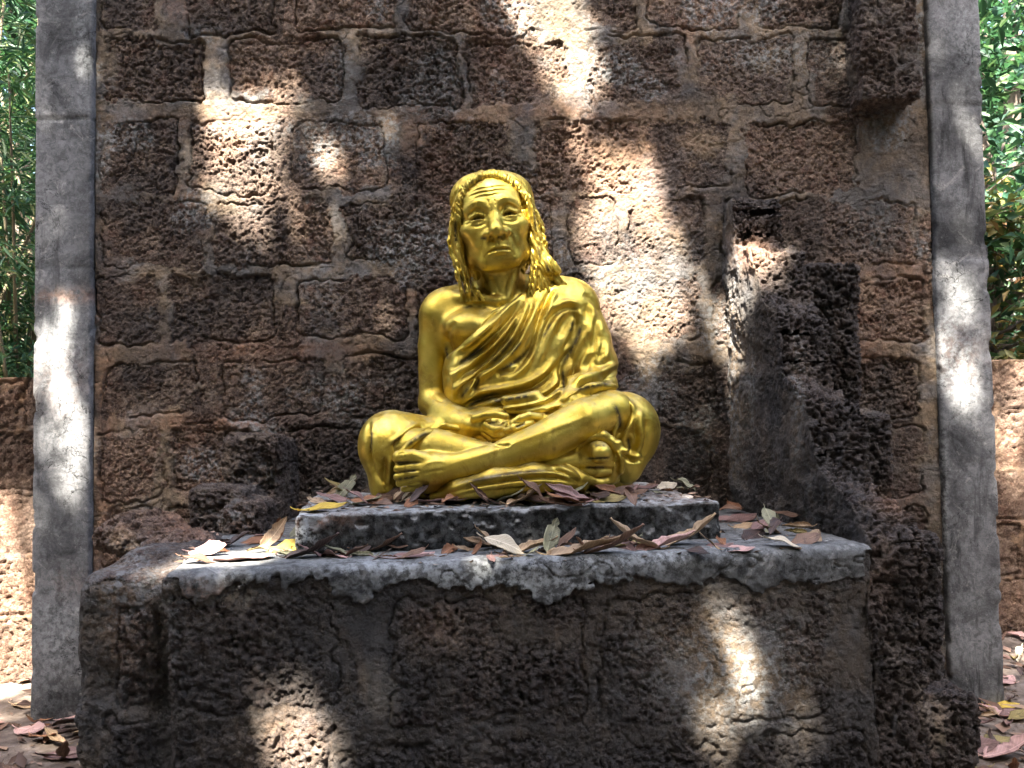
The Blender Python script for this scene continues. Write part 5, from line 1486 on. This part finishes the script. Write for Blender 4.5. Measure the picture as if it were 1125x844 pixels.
# ------------------------------------------------------------------ unseen tree added to shade the ruin; crown gaps cut where sun patches land
def shade_tree():
    rg = np.random.default_rng(77)
    d = SUN_DIR / np.linalg.norm(SUN_DIR)
    e1 = np.cross([0, 0, 1.], d); e1 /= np.linalg.norm(e1); e2 = np.cross(d, e1)
    gaps = []                                          # (world point, radius, share of leaves missing)
    def g(u, v, Y, r, s): gaps.append((at(u, v, Y), r, s))
    for a in ((596, -12, 0, .10, 1), (606, 16, 0, .10, 1), (620, 38, 0, .10, 1), (634, 62, 0, .06, .8), (640, 90, 0, .05, .6),
              (264, 190, 0, .09, 1), (286, 160, 0, .05, 1), (240, 176, 0, .04, .8), (240, 132, 0, .06, .9), (300, 132, 0, .06, 1), (360, 128, 0, .06, .8), (335, 200, 0, .07, .6), (270, 235, 0, .05, .6), (310, 250, 0, .06, .5),
              (692, 205, 0, .06, 1), (660, 190, 0, .05, .8), (704, 235, 0, .07, 1), (703, 262, 0, .10, 1), (692, 290, 0, .18, 1), (712, 296, 0, .15, 1), (704, 330, 0, .08, 1),
              (68, 448, 0, .10, .5), (66, 490, 0, .08, .45), (60, 530, 0, .08, .6), (72, 320, 0, .10, .5), (64, 60, 0, .08, .5), (72, 400, 0, .08, .6),
              (1056, 388, 0, .11, .5), (1058, 356, 0, .07, .5), (1050, 420, 0, .08, .45), (1040, 140, 0, .12, .35),
              (800, 728, -1.3, .12, .40), (826, 756, -1.3, .09, .40), (772, 700, -1.3, .08, .35), (325, 815, -1.45, .05, .8), (332, 838, -1.45, .04, .8),
              (826, 276, -.3, .11, 1), (815, 300, -.3, .06, .8), (258, 606, -1.3, .10, 1), (228, 604, -1.3, .07, .9), (300, 596, -1.2, .05, .8),
              (14, 680, .55, .30, 1), (0, 650, .55, .26, 1), (20, 722, .5, .28, 1), (-20, 700, .5, .3, 1), (10, 570, .55, .10, .6), (20, 770, .2, .15, .7),
              (1100, 430, 1.25, .16, .8), (1105, 480, 1.25, .12, .6), (1105, 735, .6, .2, .6), (1070, 790, -.3, .12, .5),
              (618, 312, -.5, .05, .95), (575, 268, -.5, .03, .8), (545, 205, -.3, .03, .7), (690, 450, -.7, .05, .5), (600, 480, -.9, .05, .4), (430, 475, -.7, .05, .4), (560, 625, -1.4, .10, .4)): g(*a)
    n = 42000
    S0 = np.array([0, -.6, 1.7])
    A = (rg.random(n) - .5) * 9.6; B = (rg.random(n) - .47) * 7.4; Tt = 10.2 + 1.4 * rg.random(n)
    Cc = S0 + A[:, None] * e1 + B[:, None] * e2 + Tt[:, None] * d
    keep = np.ones(n, bool)
    V, T, a = leaf_cloud(Cc, .24, .13, rg, droop=.2)
    mid = V.reshape(-1, 4, 3).mean(1)
    for p, r, s in gaps:
        q = mid - p; q = q - (q @ d)[:, None] * d
        dist = np.linalg.norm(q, axis=1)                          # the gap is clear in the middle and frays into single leaves outwards
        keep &= ~(rg.random(n) < s * np.clip((r + .145 - dist) / .10, 0, 1))
    T = T.reshape(2, n, 3)[:, keep].reshape(-1, 3)
    used = np.unique(T); remap = np.full(len(V), -1); remap[used] = np.arange(len(used))
    Vl, Tl, al = V[used], remap[T], a[used]
    # the crown carried on behind the viewer, added to shade the ground there
    n2 = 9000
    C2 = S0 + ((rg.random(n2) - .5) * 15)[:, None] * e1 + (-3.2 - 7.5 * rg.random(n2))[:, None] * e2 + (9.5 + 2.5 * rg.random(n2))[:, None] * d
    C2 = C2[fbm3(C2.astype(np.float32), .55, 3, 4.) > -.12]
    V2, T2, a2 = leaf_cloud(C2, .42, .22, rg, droop=.2)
    Tl = np.concatenate([Tl, T2 + len(Vl)]); Vl = np.concatenate([Vl, V2]); al = np.concatenate([al, a2])
    base = np.array([-4.6, -9.6, 0])
    root = empty('shade_tree', tuple(base)); tag(root, 'large unseen shade tree added behind the viewer, its crown shaped to shade the ruin', 'tree')
    fork = base + [.5, .3, 6.2]
    paths = [bent(base - [0, 0, .2], fork, 0, 8, rg, .06)]; rad = [np.linspace(.34, .22, 8)]
    for k in range(18):
        e = S0 + rg.uniform(-4.4, 4.4) * e1 + rg.uniform(-3.2, 3.4) * e2 + (10.4 + 1.0 * rg.random()) * d
        clear = all(np.linalg.norm((e - p) - ((e - p) @ d) * d) > .35 for p, r, s in gaps if s > .8)
        if not clear: continue
        paths.append(bent(fork, e, -.3, 10, rg, .08)); rad.append(np.linspace(.09, .015, 10))
    V, Q = tubes(paths, rad, 8); mesh_object('trunk', V, Q, BARK, root)
    mesh_object('crown', Vl, Tl, FOL_C, root, smooth=False, attrs={'leaf': al})
shade_tree()
# ------------------------------------------------------------------ fallen leaves
LM = {'mauve': leaf_material('mauve dry leaf', (.14, .080, .070), (.25, .150, .130)),
      'brown': leaf_material('brown dry leaf', (.075, .042, .028), (.19, .11, .07)),
      'tan': leaf_material('tan dry leaf', (.20, .13, .075), (.38, .27, .16)),
      'grey': leaf_material('grey green dry leaf', (.11, .11, .065), (.25, .24, .15)),
      'yellow': leaf_material('yellow leaf', (.42, .27, .04), (.62, .46, .08)),
      'pink': leaf_material('pinkish pale leaf', (.36, .20, .18), (.55, .36, .31)),
      'rust': leaf_material('rust leaf', (.15, .065, .032), (.27, .125, .06)),
      'dark': leaf_material('dark wet leaf', (.030, .020, .018), (.085, .052, .042)),
      'olive': leaf_material('olive leaf', (.15, .12, .045), (.30, .235, .09)),
      'cream': leaf_material('cream leaf', (.38, .32, .22), (.55, .48, .36))}
def leaf_shape(L, Wd, curl, roll, wave, seed, stalk=.14):
    """dry leaf lying along x: pointed blade with a raised midrib, curled lengthwise and across, two skins so it has a thickness"""
    rg = np.random.default_rng(seed); n, m_ = 15, 9
    t = np.linspace(0, 1, n); w = (np.sin(np.pi * t ** .9) ** .62) * (1 - .18 * t)
    w *= 1 + .08 * rg.normal(size=n) * np.minimum(1, 6 * t * (1 - t))
    if seed % 3 == 1: w[int(9 + rg.integers(3))] *= .55                       # torn edge
    ph = rg.random(2) * 6.28
    G = np.zeros((n, m_, 3))
    for i in range(n):
        for j in range(m_):
            s = (j / (m_ - 1) - .5) * 2
            hw = Wd / 2 * w[i]
            al = roll * s
            y = hw * (math.sin(al) / max(abs(roll), 1e-3) if abs(roll) > .05 else s) * np.sign(1)
            z = hw * ((1 - math.cos(al)) / max(abs(roll), 1e-3))
            z += wave * Wd * math.sin(5 * t[i] + ph[0] + 1.6 * s) * (.3 + abs(s)) * .5 + wave * .5 * Wd * math.sin(11 * t[i] + ph[1]) * abs(s)
            z += .0022 * math.exp(-(s / .16) ** 2) - .0012 * abs(math.sin(t[i] * 26 - abs(s) * 3)) * (abs(s) > .1)
            G[i, j] = (L * t[i], y, z)
    # bend lengthwise
    if abs(curl) > 1e-3:
        R0 = L / curl; x = G[..., 0].copy(); z = G[..., 2].copy()
        G[..., 0] = (R0 - z) * np.sin(x / R0); G[..., 2] = R0 - (R0 - z) * np.cos(x / R0)
    th = .0014
    V = np.concatenate([G.reshape(-1, 3), G.reshape(-1, 3) - [0, 0, th]])
    Q = grid_quads(m_, n); k = n * m_
    rim = np.concatenate([np.arange(m_), np.arange(1, n) * m_ + m_ - 1, (n - 1) * m_ + np.arange(m_ - 2, -1, -1), np.arange(n - 2, 0, -1) * m_])
    rn = np.roll(rim, -1)
    Q = np.concatenate([Q, Q[:, ::-1] + k, np.stack([rim, rim + k, rn + k, rn], 1)])
    # stalk
    p = np.array([[-L * stalk * (1 - s), 0, G[0, 4, 2] + .01 * (1 - s) ** 2] for s in np.linspace(0, 1.1, 5)])
    Vs, Qs = tubes([p], [np.full(5, .0016)], 5)
    return np.concatenate([V, Vs]), np.concatenate([Q, Qs + len(V)])
SHAPES = []
for k, (L, Wd, cu, ro, wv) in enumerate(((.17, .065, .35, .5, .10), (.15, .06, -.5, .4, .14), (.18, .07, .9, 1.0, .10), (.13, .055, .2, 1.9, .08), (.16, .075, .15, .25, .08),
                                         (.14, .06, 1.5, .7, .12), (.12, .05, -.9, .9, .18), (.19, .062, .5, 1.3, .14))):
    V, Q = leaf_shape(L, Wd, cu, ro, wv, 100 + k)
    me = {}
    SHAPES.append((V.astype(np.float32), Q, me))
HM_CELL = .02
def height_raster(objs):
    """highest stone surface below the leaves, on a 2 cm raster"""
    H_ = {}
    for o in objs:
        n = len(o.data.vertices); co = np.empty(n * 3, np.float32); o.data.vertices.foreach_get('co', co); co = co.reshape(-1, 3)
        ij = np.floor(co[:, :2] / HM_CELL).astype(int)
        order = np.argsort(co[:, 2])
        for (i, j), z in zip(ij[order].tolist(), co[order, 2].tolist()): H_[(i, j)] = z
    return H_
_top = [o for o in bpy.data.objects if o.type == 'MESH' and (o.name.startswith(('laterite_core', 'cement_render', 'stone_slab')))]
HR = height_raster(_top)
def surf(x, y, zmax):
    i, j = int(math.floor(x / HM_CELL)), int(math.floor(y / HM_CELL))
    z = [HR[(i + a, j + b)] for a in (-1, 0, 1) for b in (-1, 0, 1) if (i + a, j + b) in HR and HR[(i + a, j + b)] < zmax]
    return max(z) if z else None
LEAF_N = 0
def put_leaf(p, shape, scale, rot, mat, label, group=None, ground_z=None, lift=0.0, sx=1.0):
    """p: (x, y); the leaf is turned, then lowered until it rests on the surface"""
    global LEAF_N
    V, Q, cache = SHAPES[shape % len(SHAPES)]
    key = mat
    if key not in cache:
        o = mesh_object('fallen_leaf', V, Q, LM[mat]); cache[key] = o.data; fresh = o
    else:
        fresh = bpy.data.objects.new('fallen_leaf', cache[key]); COL.objects.link(fresh)
    M = np.array(Euler(rot, 'XYZ').to_matrix())
    zmin = float(((V * scale) @ M.T)[:, 2].min())
    c = (V.mean(0) * scale) @ M.T
    fresh.rotation_euler = rot; fresh.scale = (scale * sx, scale * 1.12, scale)
    fresh.location = (p[0] - c[0], p[1] - c[1], ground_z - zmin + lift)
    tag(fresh, label, 'leaf', group); LEAF_N += 1
    return fresh
def rest_px(u, v, zguess, zmax, want=True):
    q = atz(u, v, zguess)
    z = surf(q[0], q[1], zmax)
    return q, (z if z is not None else zguess)

Z1, Z2 = PLINTH_TOP, PZ + .012
D = math.radians
# (u, v, shape, scale, (rx, ry, rz) deg, colour, label); on the slab
SLAB_LEAVES = [
    (352, 561, 4, 1.15, (8, -4, 10), 'yellow', 'yellow orange leaf lying on the left end of the slab'),
    (402, 555, 4, .85, (-18, -10, 40), 'grey', 'round grey green leaf tilted on the slab left of the upright brown leaf'),
    (380, 546, 0, .95, (30, -38, 70), 'grey', 'grey leaf propped up at the left knee of the statue'),
    (372, 540, 3, .8, (10, -20, 150), 'tan', 'pale rolled leaf behind the yellow leaf on the slab'),
    (390, 530, 4, 1.1, (4, 4, 20), 'mauve', 'mauve flat leaf behind the left knee of the statue'),
    (402, 523, 4, .8, (0, 6, -15), 'brown', 'small brown leaf farthest back at the left of the statue'),
    (430, 551, 4, .95, (72, -6, 12), 'brown', 'broad brown leaf standing upright in front of the near foot'),
    (450, 551, 1, .6, (70, -60, 30), 'cream', 'thin pale leaf standing on edge beside the pink leaf'),
    (485, 554, 4, 1.35, (-12, 2, 4), 'mauve', 'long dusky pink leaf flat at the front of the slab'),
    (520, 552, 0, .9, (6, 4, -30), 'dark', 'dark brown leaf right of the dusky pink leaf'),
    (545, 552, 6, .9, (10, 10, 160), 'brown', 'crumpled brown leaf under the hem at the middle of the slab'),
    (556, 543, 5, .85, (30, -16, 20), 'olive', 'arched olive leaf leaning on the golden hem'),
    (575, 555, 2, 1.0, (-8, 0, 24), 'tan', 'tan curled leaf on the front edge of the slab'),
    (604, 553, 4, 1.1, (16, -4, 8), 'olive', 'olive brown leaf pointing right on the slab front'),
    (625, 545, 1, .9, (12, 16, -40), 'brown', 'brown leaf tucked below the far foot of the statue'),
    (650, 549, 6, 1.0, (24, -20, 60), 'olive', 'yellow green crinkled leaf standing on the slab edge'),
    (664, 553, 4, 1.05, (22, 0, -4), 'olive', 'olive oval leaf on the slab edge beside the crinkled one'),
    (692, 540, 4, 1.5, (-6, 2, 6), 'mauve', 'long mauve leaf on the right end of the slab'),
    (732, 540, 4, .7, (50, -10, 30), 'cream', 'small pale cream leaf propped at the right end of the slab'),
    (752, 541, 6, .9, (20, 6, -20), 'grey', 'curled grey leaf at the right corner of the slab')]
STEP_LEAVES = [
    (226, 610, 4, 1.0, (50, -10, -14), 'pink', 'pink leaf tilted up at the left end of the pedestal'),
    (266, 614, 4, 1.35, (-14, 2, 10), 'pink', 'broad pale pink leaf lying bright at the left of the pedestal top'),
    (250, 600, 2, .9, (10, 8, 40), 'dark', 'dark curled leaf behind the pale pink leaf'),
    (276, 596, 4, 1.0, (14, -8, 8), 'rust', 'rust leaf behind the pale pink leaf'),
    (300, 600, 2, .9, (50, -40, 64), 'tan', 'tan leaf standing beside the left end of the slab'),
    (318, 605, 4, .9, (58, -14, 30), 'yellow', 'ochre yellow leaf leaning against the left end of the slab'),
    (305, 594, 5, .8, (30, -70, 80), 'rust', 'brown orange leaf standing up left of the slab'),
    (285, 588, 0, .9, (0, 10, 12), 'mauve', 'mauve striped leaf flat at the back left of the pedestal top'),
    (330, 588, 0, .8, (40, -30, 60), 'grey', 'grey green leaf wedged at the slab corner'),
    (216, 618, 1, .8, (0, 0, 4), 'brown', 'small brown leaf on the left edge of the pedestal top'),
    (340, 612, 2, 1.2, (0, 2, 2), 'dark', 'long dark leaf lying along the foot of the slab left'),
    (368, 611, 1, .95, (26, -16, 140), 'pink', 'narrow pale pink leaf hanging at the pedestal edge'),
    (394, 609, 3, 1.05, (0, 6, 165), 'grey', 'rolled grey leaf in front of the slab left half'),
    (416, 605, 2, 1.0, (12, 4, 0), 'brown', 'dark brown curled leaf behind the rolled grey leaf'),
    (440, 611, 4, 1.15, (-4, 4, 12), 'mauve', 'dusky mauve leaf on the pedestal edge in front of the slab'),
    (462, 609, 4, .7, (10, 0, 40), 'pink', 'small pale leaf beside the dusky mauve leaf'),
    (494, 606, 6, .9, (60, -40, 50), 'rust', 'dark red leaf standing against the slab front'),
    (523, 608, 5, .6, (20, -20, 10), 'rust', 'small orange brown curled leaf at the middle of the pedestal edge'),
    (552, 607, 1, 1.1, (34, 14, -16), 'cream', 'thin pale leaf arching in front of the slab'),
    (560, 611, 3, .8, (0, 4, 4), 'tan', 'flat tan leaf lying under the thin pale leaf'),
    (580, 606, 7, 1.1, (30, -6, 4), 'tan', 'long thin tan leaf pointing at the upright olive leaf'),
    (606, 606, 0, .85, (64, -74, 70), 'grey', 'olive grey leaf standing upright against the middle of the slab'),
    (556, 613, 6, .5, (0, 0, 30), 'brown', 'smallest brown scrap of leaf on the pedestal edge'),
    (640, 608, 7, 1.5, (8, 0, 4), 'tan', 'very long tan leaf lying along the pedestal edge'),
    (672, 607, 2, 1.35, (-6, 0, -4), 'brown', 'brown curled leaf overlapping the very long tan leaf'),
    (700, 602, 2, 1.2, (14, -10, 168), 'tan', 'tan boat shaped leaf right of the very long one'),
    (690, 594, 5, .8, (40, -40, 60), 'cream', 'pale curled tip leaf standing behind the tan leaves'),
    (728, 602, 7, 1.25, (16, -4, 10), 'pink', 'pale ridged leaf with wavy edge near the right end of the slab'),
    (756, 598, 2, 1.3, (12, -8, 6), 'tan', 'tan folded leaf below the right corner of the slab'),
    (786, 600, 4, .9, (0, 0, 20), 'mauve', 'mauve leaf just right of the slab corner'),
    (806, 602, 4, .85, (8, 0, -10), 'pink', 'pinkish leaf in front of the brown heap at the right'),
    (812, 572, 4, 1.1, (20, -10, 20), 'mauve', 'mauve leaf on top of the brown heap right of the slab'),
    (826, 578, 0, 1.15, (10, 4, 16), 'tan', 'long pale edged leaf across the brown heap'),
    (828, 590, 4, 1.0, (30, -8, 50), 'dark', 'dark rounded leaf in front of the brown heap'),
    (848, 584, 5, .8, (20, -14, 30), 'grey', 'grey curled leaf on the right of the brown heap'),
    (858, 600, 1, .9, (0, 4, -14), 'cream', 'pale thin leaf lying in front of the heap at the right'),
    (884, 596, 4, .85, (40, -20, 20), 'brown', 'brown leaf propped at the right end of the heap'),
    (896, 594, 4, .7, (60, -30, 60), 'tan', 'small tan leaf standing at the far right end of the pedestal top')]
for u, v, sh, sc_, rt, mt, lb in SLAB_LEAVES:
    q, z = rest_px(u, v, Z1, 9)
    put_leaf(q, sh, sc_ * 1.0, (D(rt[0] * .62), D(rt[1] * .62), D(rt[2])), mt, lb, None, max(z, Z1 - .004), .002)
for u, v, sh, sc_, rt, mt, lb in STEP_LEAVES:
    q, z = rest_px(u, v, Z2, 1.06)
    put_leaf(q, sh, sc_ * 1.0, (D(rt[0] * .62), D(rt[1] * .62), D(rt[2])), mt, lb, None, z, .002)
rg = np.random.default_rng(41)
MIX = ['brown', 'brown', 'brown', 'dark', 'mauve', 'tan', 'tan', 'brown', 'rust', 'grey', 'olive', 'mauve']
def scatter(n, u0, u1, v0, v1, zg, zmax, label, group, size=(.5, .9), lay=.01, mats=MIX, tilt=26):
    for k in range(n):
        u, v = rg.uniform(u0, u1), rg.uniform(v0, v1)
        q, z = rest_px(u, v, zg, zmax)
        flip = rg.random() < .5                       # most lie with a face tilted up towards the open side
        rx = rg.uniform(2, 26) * (-1 if flip else 1)
        put_leaf(q, (0, 1, 3, 4, 4, 6, 7, 4)[int(rg.integers(8))], rg.uniform(*size), (D(rx), D(rg.normal(0, tilt * .7)), D(rg.normal(0, 38) + (180 if flip else 0))), mats[int(rg.integers(len(mats)))], label, group, z, lay * rg.random())
scatter(16, 786, 880, 556, 598, Z2, 1.06, 'loose dry leaf down in the heap between the slab and the broken side wall', 'leaves heaped right of the slab', (.6, 1.05), .06)
scatter(56, 440, 700, 541, 558, Z1, 9, 'small dry leaf in the litter along the front of the slab', 'litter on the slab front', (.55, 1.05), .02)
scatter(14, 340, 425, 522, 560, Z1, 9, 'dry leaf in the litter on the left end of the slab', 'litter on the slab left end', (.55, 1.0), .02)
scatter(9, 700, 770, 534, 546, Z1, 9, 'small dry leaf in the litter on the right end of the slab', 'litter on the slab right end', (.35, .6), .008)
scatter(10, 212, 330, 590, 616, Z2, 1.06, 'dry leaf in the litter on the left end of the pedestal top', 'litter on the pedestal left end', (.45, .8), .015)
scatter(18, 340, 600, 602, 614, Z2, 1.06, 'dry leaf scrap at the foot of the slab front left half', 'litter before the slab, left half', (.4, .85), .012)
scatter(14, 600, 800, 595, 608, Z2, 1.06, 'dry leaf scrap at the foot of the slab front right half', 'litter before the slab, right half', (.4, .85), .012)
def ground_scatter(n, u0, u1, v0, v1, label, group, size, mats, tilt=12, lay=.02):
    for k in range(n):
        u, v = rg.uniform(u0, u1), v0 + (v1 - v0) * rg.random()
        q = atz(u, v, .01)
        put_leaf(q, int(rg.integers(8)), rg.uniform(*size), (D(rg.normal(0, tilt)), D(rg.normal(0, tilt)), rg.random() * 6.283), mats[int(rg.integers(len(mats)))], label, group, float(gh(q[0], q[1])) - .003, lay * rg.random())
GMIX = ['brown', 'brown', 'tan', 'mauve', 'pink', 'dark', 'rust', 'olive', 'cream']
for u, v, sh, sc_, rt, mt, lb in [
    (70, 829, 4, 1.25, (6, 4, 10), 'mauve', 'large mauve oval leaf on the ground at the bottom left'),
    (32, 802, 4, 1.3, (10, -4, -25), 'pink', 'pink pointed leaf on the ground left of the column foot'),
    (92, 802, 4, .8, (0, 6, 30), 'tan', 'tan leaf on the ground below the left column'),
    (64, 797, 7, 1.2, (0, 3, 6), 'dark', 'long dark leaf on the ground at the left column foot'),
    (1100, 774, 4, .95, (6, 0, -12), 'yellow', 'yellow green leaf on the ground beside the right column foot'),
    (1112, 784, 4, 1.0, (10, 0, 20), 'mauve', 'grey mauve leaf on the ground right of the yellow green leaf'),
    (1066, 826, 4, 1.3, (24, -10, -20), 'mauve', 'dark mauve leaf tilted on the ground at the bottom right'),
    (1092, 816, 4, 1.1, (10, 0, 8), 'olive', 'olive yellow leaf on the ground behind the dark mauve leaf'),
    (1044, 842, 1, 1.1, (0, 0, -30), 'yellow', 'bright yellow leaf at the bottom right corner of the pedestal'),
    (1108, 832, 2, 1.5, (0, 4, 6), 'pink', 'broad pinkish leaf on the ground at the bottom right edge'),
    (1106, 748, 4, 1.0, (0, 0, 40), 'pink', 'pale pink leaf on the ground behind the right column')]:
    q = atz(u, v, .012)
    put_leaf(q, sh, sc_, tuple(D(a) for a in rt), mt, lb, None, float(gh(q[0], q[1])), .006)
ground_scatter(28, -30, 112, 735, 850, 'dry leaf in the litter on the ground around the left column foot', 'ground litter at the left', (.6, 1.1), GMIX)
ground_scatter(26, -40, 36, 706, 742, 'dry leaf in the sunlit litter at the foot of the left low wall', 'ground litter at the left low wall', (.7, 1.2), GMIX, 18, .05)
ground_scatter(26, 1016, 1150, 770, 850, 'dry leaf in the litter on the ground by the right pedestal corner', 'ground litter at the right', (.5, 1.05), GMIX)
ground_scatter(18, 1100, 1150, 690, 760, 'dry leaf in the litter between the right column and low wall', 'ground litter behind the right column', (.7, 1.2), GMIX, 16, .04)

def crumbs():
    """fine litter of leaf crumbs, too many to count"""
    rg = np.random.default_rng(3); C = []
    for n, u0, u1, v0, v1, zg, zm in ((500, 330, 790, 534, 562, Z1, 9), (700, 200, 900, 575, 618, Z2, 1.06)):
        for k in range(n):
            q, z = rest_px(rg.uniform(u0, u1), rg.uniform(v0, v1), zg, zm)
            if abs(z - zg) > .02 or surf(q[0], q[1] - .03, zm) is None or surf(q[0], q[1] - .03, zm) < zg - .03: continue
            C.append((q[0], q[1], z + .002))
    n = 5200
    x = rg.uniform(-6, 6, n); y = rg.uniform(-2.6, 3.5, n)
    C += list(zip(x, y, gh(x, y) + .004))
    C = np.array(C); m = len(C)
    V, T, a = leaf_cloud(C, .036, .016, rg, droop=.0, fold=.2)
    V[:, 2] = np.repeat(C[:, 2], 4) + np.clip(V[:, 2] - np.repeat(C[:, 2], 4), -.001, .008)
    mat = foliage_material('leaf crumbs', [(.04, .025, .018), (.12, .07, .045), (.22, .15, .09), (.33, .22, .17)], 0.0)
    o = mesh_object('leaf_crumbs', V, T, mat, smooth=False, attrs={'leaf': a})
    tag(o, kind='stuff')
crumbs()
TWIG = bark_material('twig', (.05, .035, .028), (.16, .12, .09), (60, 60, 60))
for pts, rz, lb in (([(378, 640), (400, 626), (424, 610), (436, 600)], Z2, 'thin bent twig hanging over the pedestal edge below the dusky mauve leaf'),
                    ([(262, 590), (300, 580), (332, 574)], Z2, 'grey stick lying behind the leaves left of the slab'),
                    ([(716, 530), (724, 521), (733, 512)], Z1, 'short pale stick standing behind the right knee of the statue')):
    P = []
    for i, (u, v) in enumerate(pts):
        q = atz(u, min(v, 612), rz) if rz == Z2 else at(u, v, -.62)
        if rz == Z2 and v > 616: q = at(u, v, atz(u, 616, Z2)[1] - .025)
        P.append(q + [0, 0, .012 if rz == Z2 else 0])
    P = np.array(P); tt = np.linspace(0, 1, 12); t0 = np.linspace(0, 1, len(P))
    P = np.stack([np.interp(tt, t0, P[:, i]) for i in range(3)], 1) + np.random.default_rng(len(pts)).normal(0, .003, (12, 3))
    V, Q = tubes([P], [np.linspace(.006, .0025, 12)], 6)
    tag(mesh_object('twig', V, Q, TWIG), lb, 'twig')

def leaf_litter():
    """the leaves beyond the three hundred nearest ones: one carpet on the ground"""
    rg = np.random.default_rng(12); n = 2600
    x = np.concatenate([rg.uniform(-6.5, -2.0, n // 2), rg.uniform(1.8, 7.0, n // 2)]); y = rg.uniform(-1.2, 4.5, n)
    C = np.stack([x, y, gh(x, y) + .004 + .018 * rg.random(n)], 1)
    V, T, a = leaf_cloud(C, .14, .06, rg, droop=.0, fold=.12)
    z0 = np.repeat(C[:, 2], 4); V[:, 2] = z0 + np.clip((V[:, 2] - z0) * .35, -.004, .03)
    mat = foliage_material('dry litter', [(.05, .03, .022), (.14, .08, .055), (.26, .16, .13), (.36, .26, .15)], 0.0)
    tag(mesh_object('leaf_litter', V, T, mat, smooth=False, attrs={'leaf': a}), kind='stuff')
leaf_litter()
